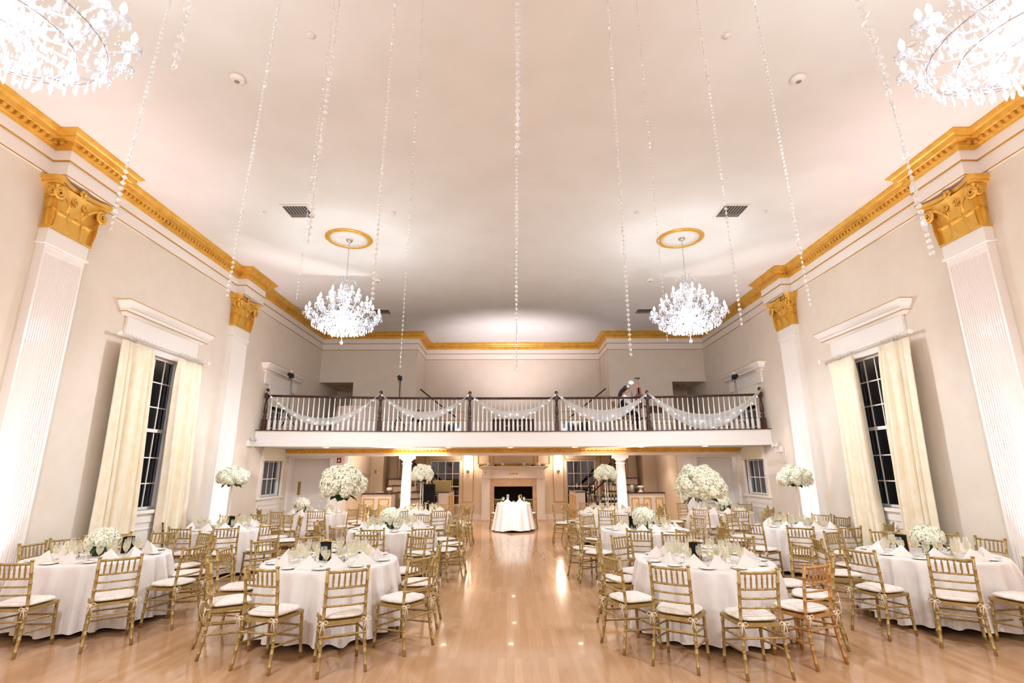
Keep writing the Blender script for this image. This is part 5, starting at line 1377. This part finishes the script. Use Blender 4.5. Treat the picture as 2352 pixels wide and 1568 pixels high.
def light(kind, name, loc, power, col=(1, 1, 1), size=.2, rot=None, spot=None, blend=.5):
    l = bpy.data.lights.new(name, kind); l.energy = power; l.color = col
    if kind == 'AREA': l.size = size
    else: l.shadow_soft_size = size
    if spot: l.spot_size = R(spot); l.spot_blend = blend
    o = bpy.data.objects.new(name, l); COL.objects.link(o); o.location = loc
    if rot: o.rotation_euler = rot
    return o
for i, (x, y, lb) in enumerate(CHL):
    if i == 0: CH.location = (x, y, H); CH['label'] = lb
    else: copy_tree(CH, (x, y, H), .1*i, lb)
    light('POINT', 'chandelier_glow', (x, y, H-1.95), P_CH*.85, (.79, .89, 1), .2)
    light('SPOT', 'chandelier_downglow', (x, y, H-2.0), P_CH*1.1, (.79, .89, 1), .12, (0, 0, 0), 176, .45)
for s in (-1, 1): medallion(s*3.42, 9.75, 'left' if s < 0 else 'right')

# uplights standing on the floor: pink-white cans washing pilasters and columns
def uplight(x, y, z, label, power, col, ang, rot=(0, 0, 0)):
    t = thing('uplight', label, 'uplight', (x, y, z))
    MB().lathe([(.07, 0), (.085, .02), (.085, .16), (.08, .17)], 18, caps=False).build('can', M['black'], t); MB().lathe([(0, .0), (.07, 0), (.07, .05), (0, .05)], 18, caps=False).build('base', M['black'], t)
    MB().lathe([(0, .12), (.078, .12), (.078, .125), (0, .125)], 18, caps=False).build('lens', mat('lit_lens', (1, 1, 1, 1), .3, emit=(*col, 1), es=12), t)
    light('SPOT', 'uplight_beam', (x, y, z+.16), power, col, .03, (PI+rot[0], rot[1], 0), ang, 1 if ang < 110 else .5)
for s, side in ((-1, 'left'), (1, 'right')):
    for y, w, p in ((6.8, 'front', P_UP*1.5), (11.7, 'far', P_UP*.8)):
        uplight(s*6.29, y - (.3 if y < 8 else 0), 0, 'black floor uplight at the foot of the %s pilaster on the %s wall' % (w, side), p, (1, .83, .88), 60, (0, -s*R(-6), 0))
    uplight(s*3.07, 14.72, 0, 'black floor uplight in front of the %s column under the balcony' % side, P_COL, (1, .92, .93), 150, (R(6), 0, 0))
uplight(0, 16.0, BZ, 'black uplight on the gallery floor aimed at the centre recess wall', P_REC, (1, .88, .92), 105, (R(-24), 0, 0))
for x in (-5.0, -3.47, -1.78, -.1, 1.66, 3.45, 5.1):
    light('SPOT', 'downlight_beam', (x, yf(x)+.42, SZ-.02), P_DN, (1, .9, .75), .06, (0, 0, 0), 130, .6)
for s in (-1, 1): light('POINT', 'sconce_glow', (-1.75 if s < 0 else 1.77, 20.30, 2.05), P_SC, (1, .78, .66), .08)
# recessed ceiling downlights inside the fireplace room
for x, y, w in ((0, 16.1, 'over the small white table'), (-4.0, 16.6, 'over the left bar'), (4.0, 16.6, 'over the right bar'), (0, 19.3, 'before the fireplace'), (-2.3, 18.6, 'above the left inner bar'), (2.3, 18.6, 'above the right inner bar')):
    t = thing('downlight', 'recessed downlight in the low ceiling ' + w, 'downlight', (x, y, SZ)); MB().lathe([(0, -.004), (.06, -.004), (.06, .003)], 18).build('lamp', M['down'], t)
    light('SPOT', 'downlight_beam', (x, y, SZ-.02), P_SW if 'white table' in w else P_LOW, (1, .97, .95) if 'white table' in w else (1, .9, .76), .05, (R(12) if 'white table' in w else 0, 0, 0), 95 if 'white table' in w else 130, .5)
light('POINT', 'clip_lamp_glow', (ex-.21, ey-.12, G0+1.44), 12, (.75, .84, 1), .05)

# ================================================================== WORLD, CAMERA
wd = bpy.data.worlds.new('night'); SC.world = wd; wd.use_nodes = True
wd.node_tree.nodes['Background'].inputs[0].default_value = (.03, .04, .08, 1); wd.node_tree.nodes['Background'].inputs[1].default_value = .35
r_, u_, f_ = cam_basis()
cd = bpy.data.cameras.new('camera'); cd.sensor_width = 36; cd.lens = FPX/2352*36; cd.clip_start = .05; cd.clip_end = 100
co = bpy.data.objects.new('camera', cd); COL.objects.link(co)
mm = Matrix.Identity(4)
for k in range(3): mm[k][0] = r_[k]; mm[k][1] = u_[k]; mm[k][2] = -f_[k]; mm[k][3] = CAM[k]
co.matrix_world = mm
SC.camera = co
SC.view_settings.view_transform = 'Standard'; SC.view_settings.look = 'None'; SC.view_settings.gamma = 1; SC.view_settings.use_curve_mapping = False
SC.view_settings.exposure = EXPO
for k, p in PROTO.items():
    if k not in USED:
        for c in list(p.children_recursive): bpy.data.objects.remove(c)
        bpy.data.objects.remove(p)
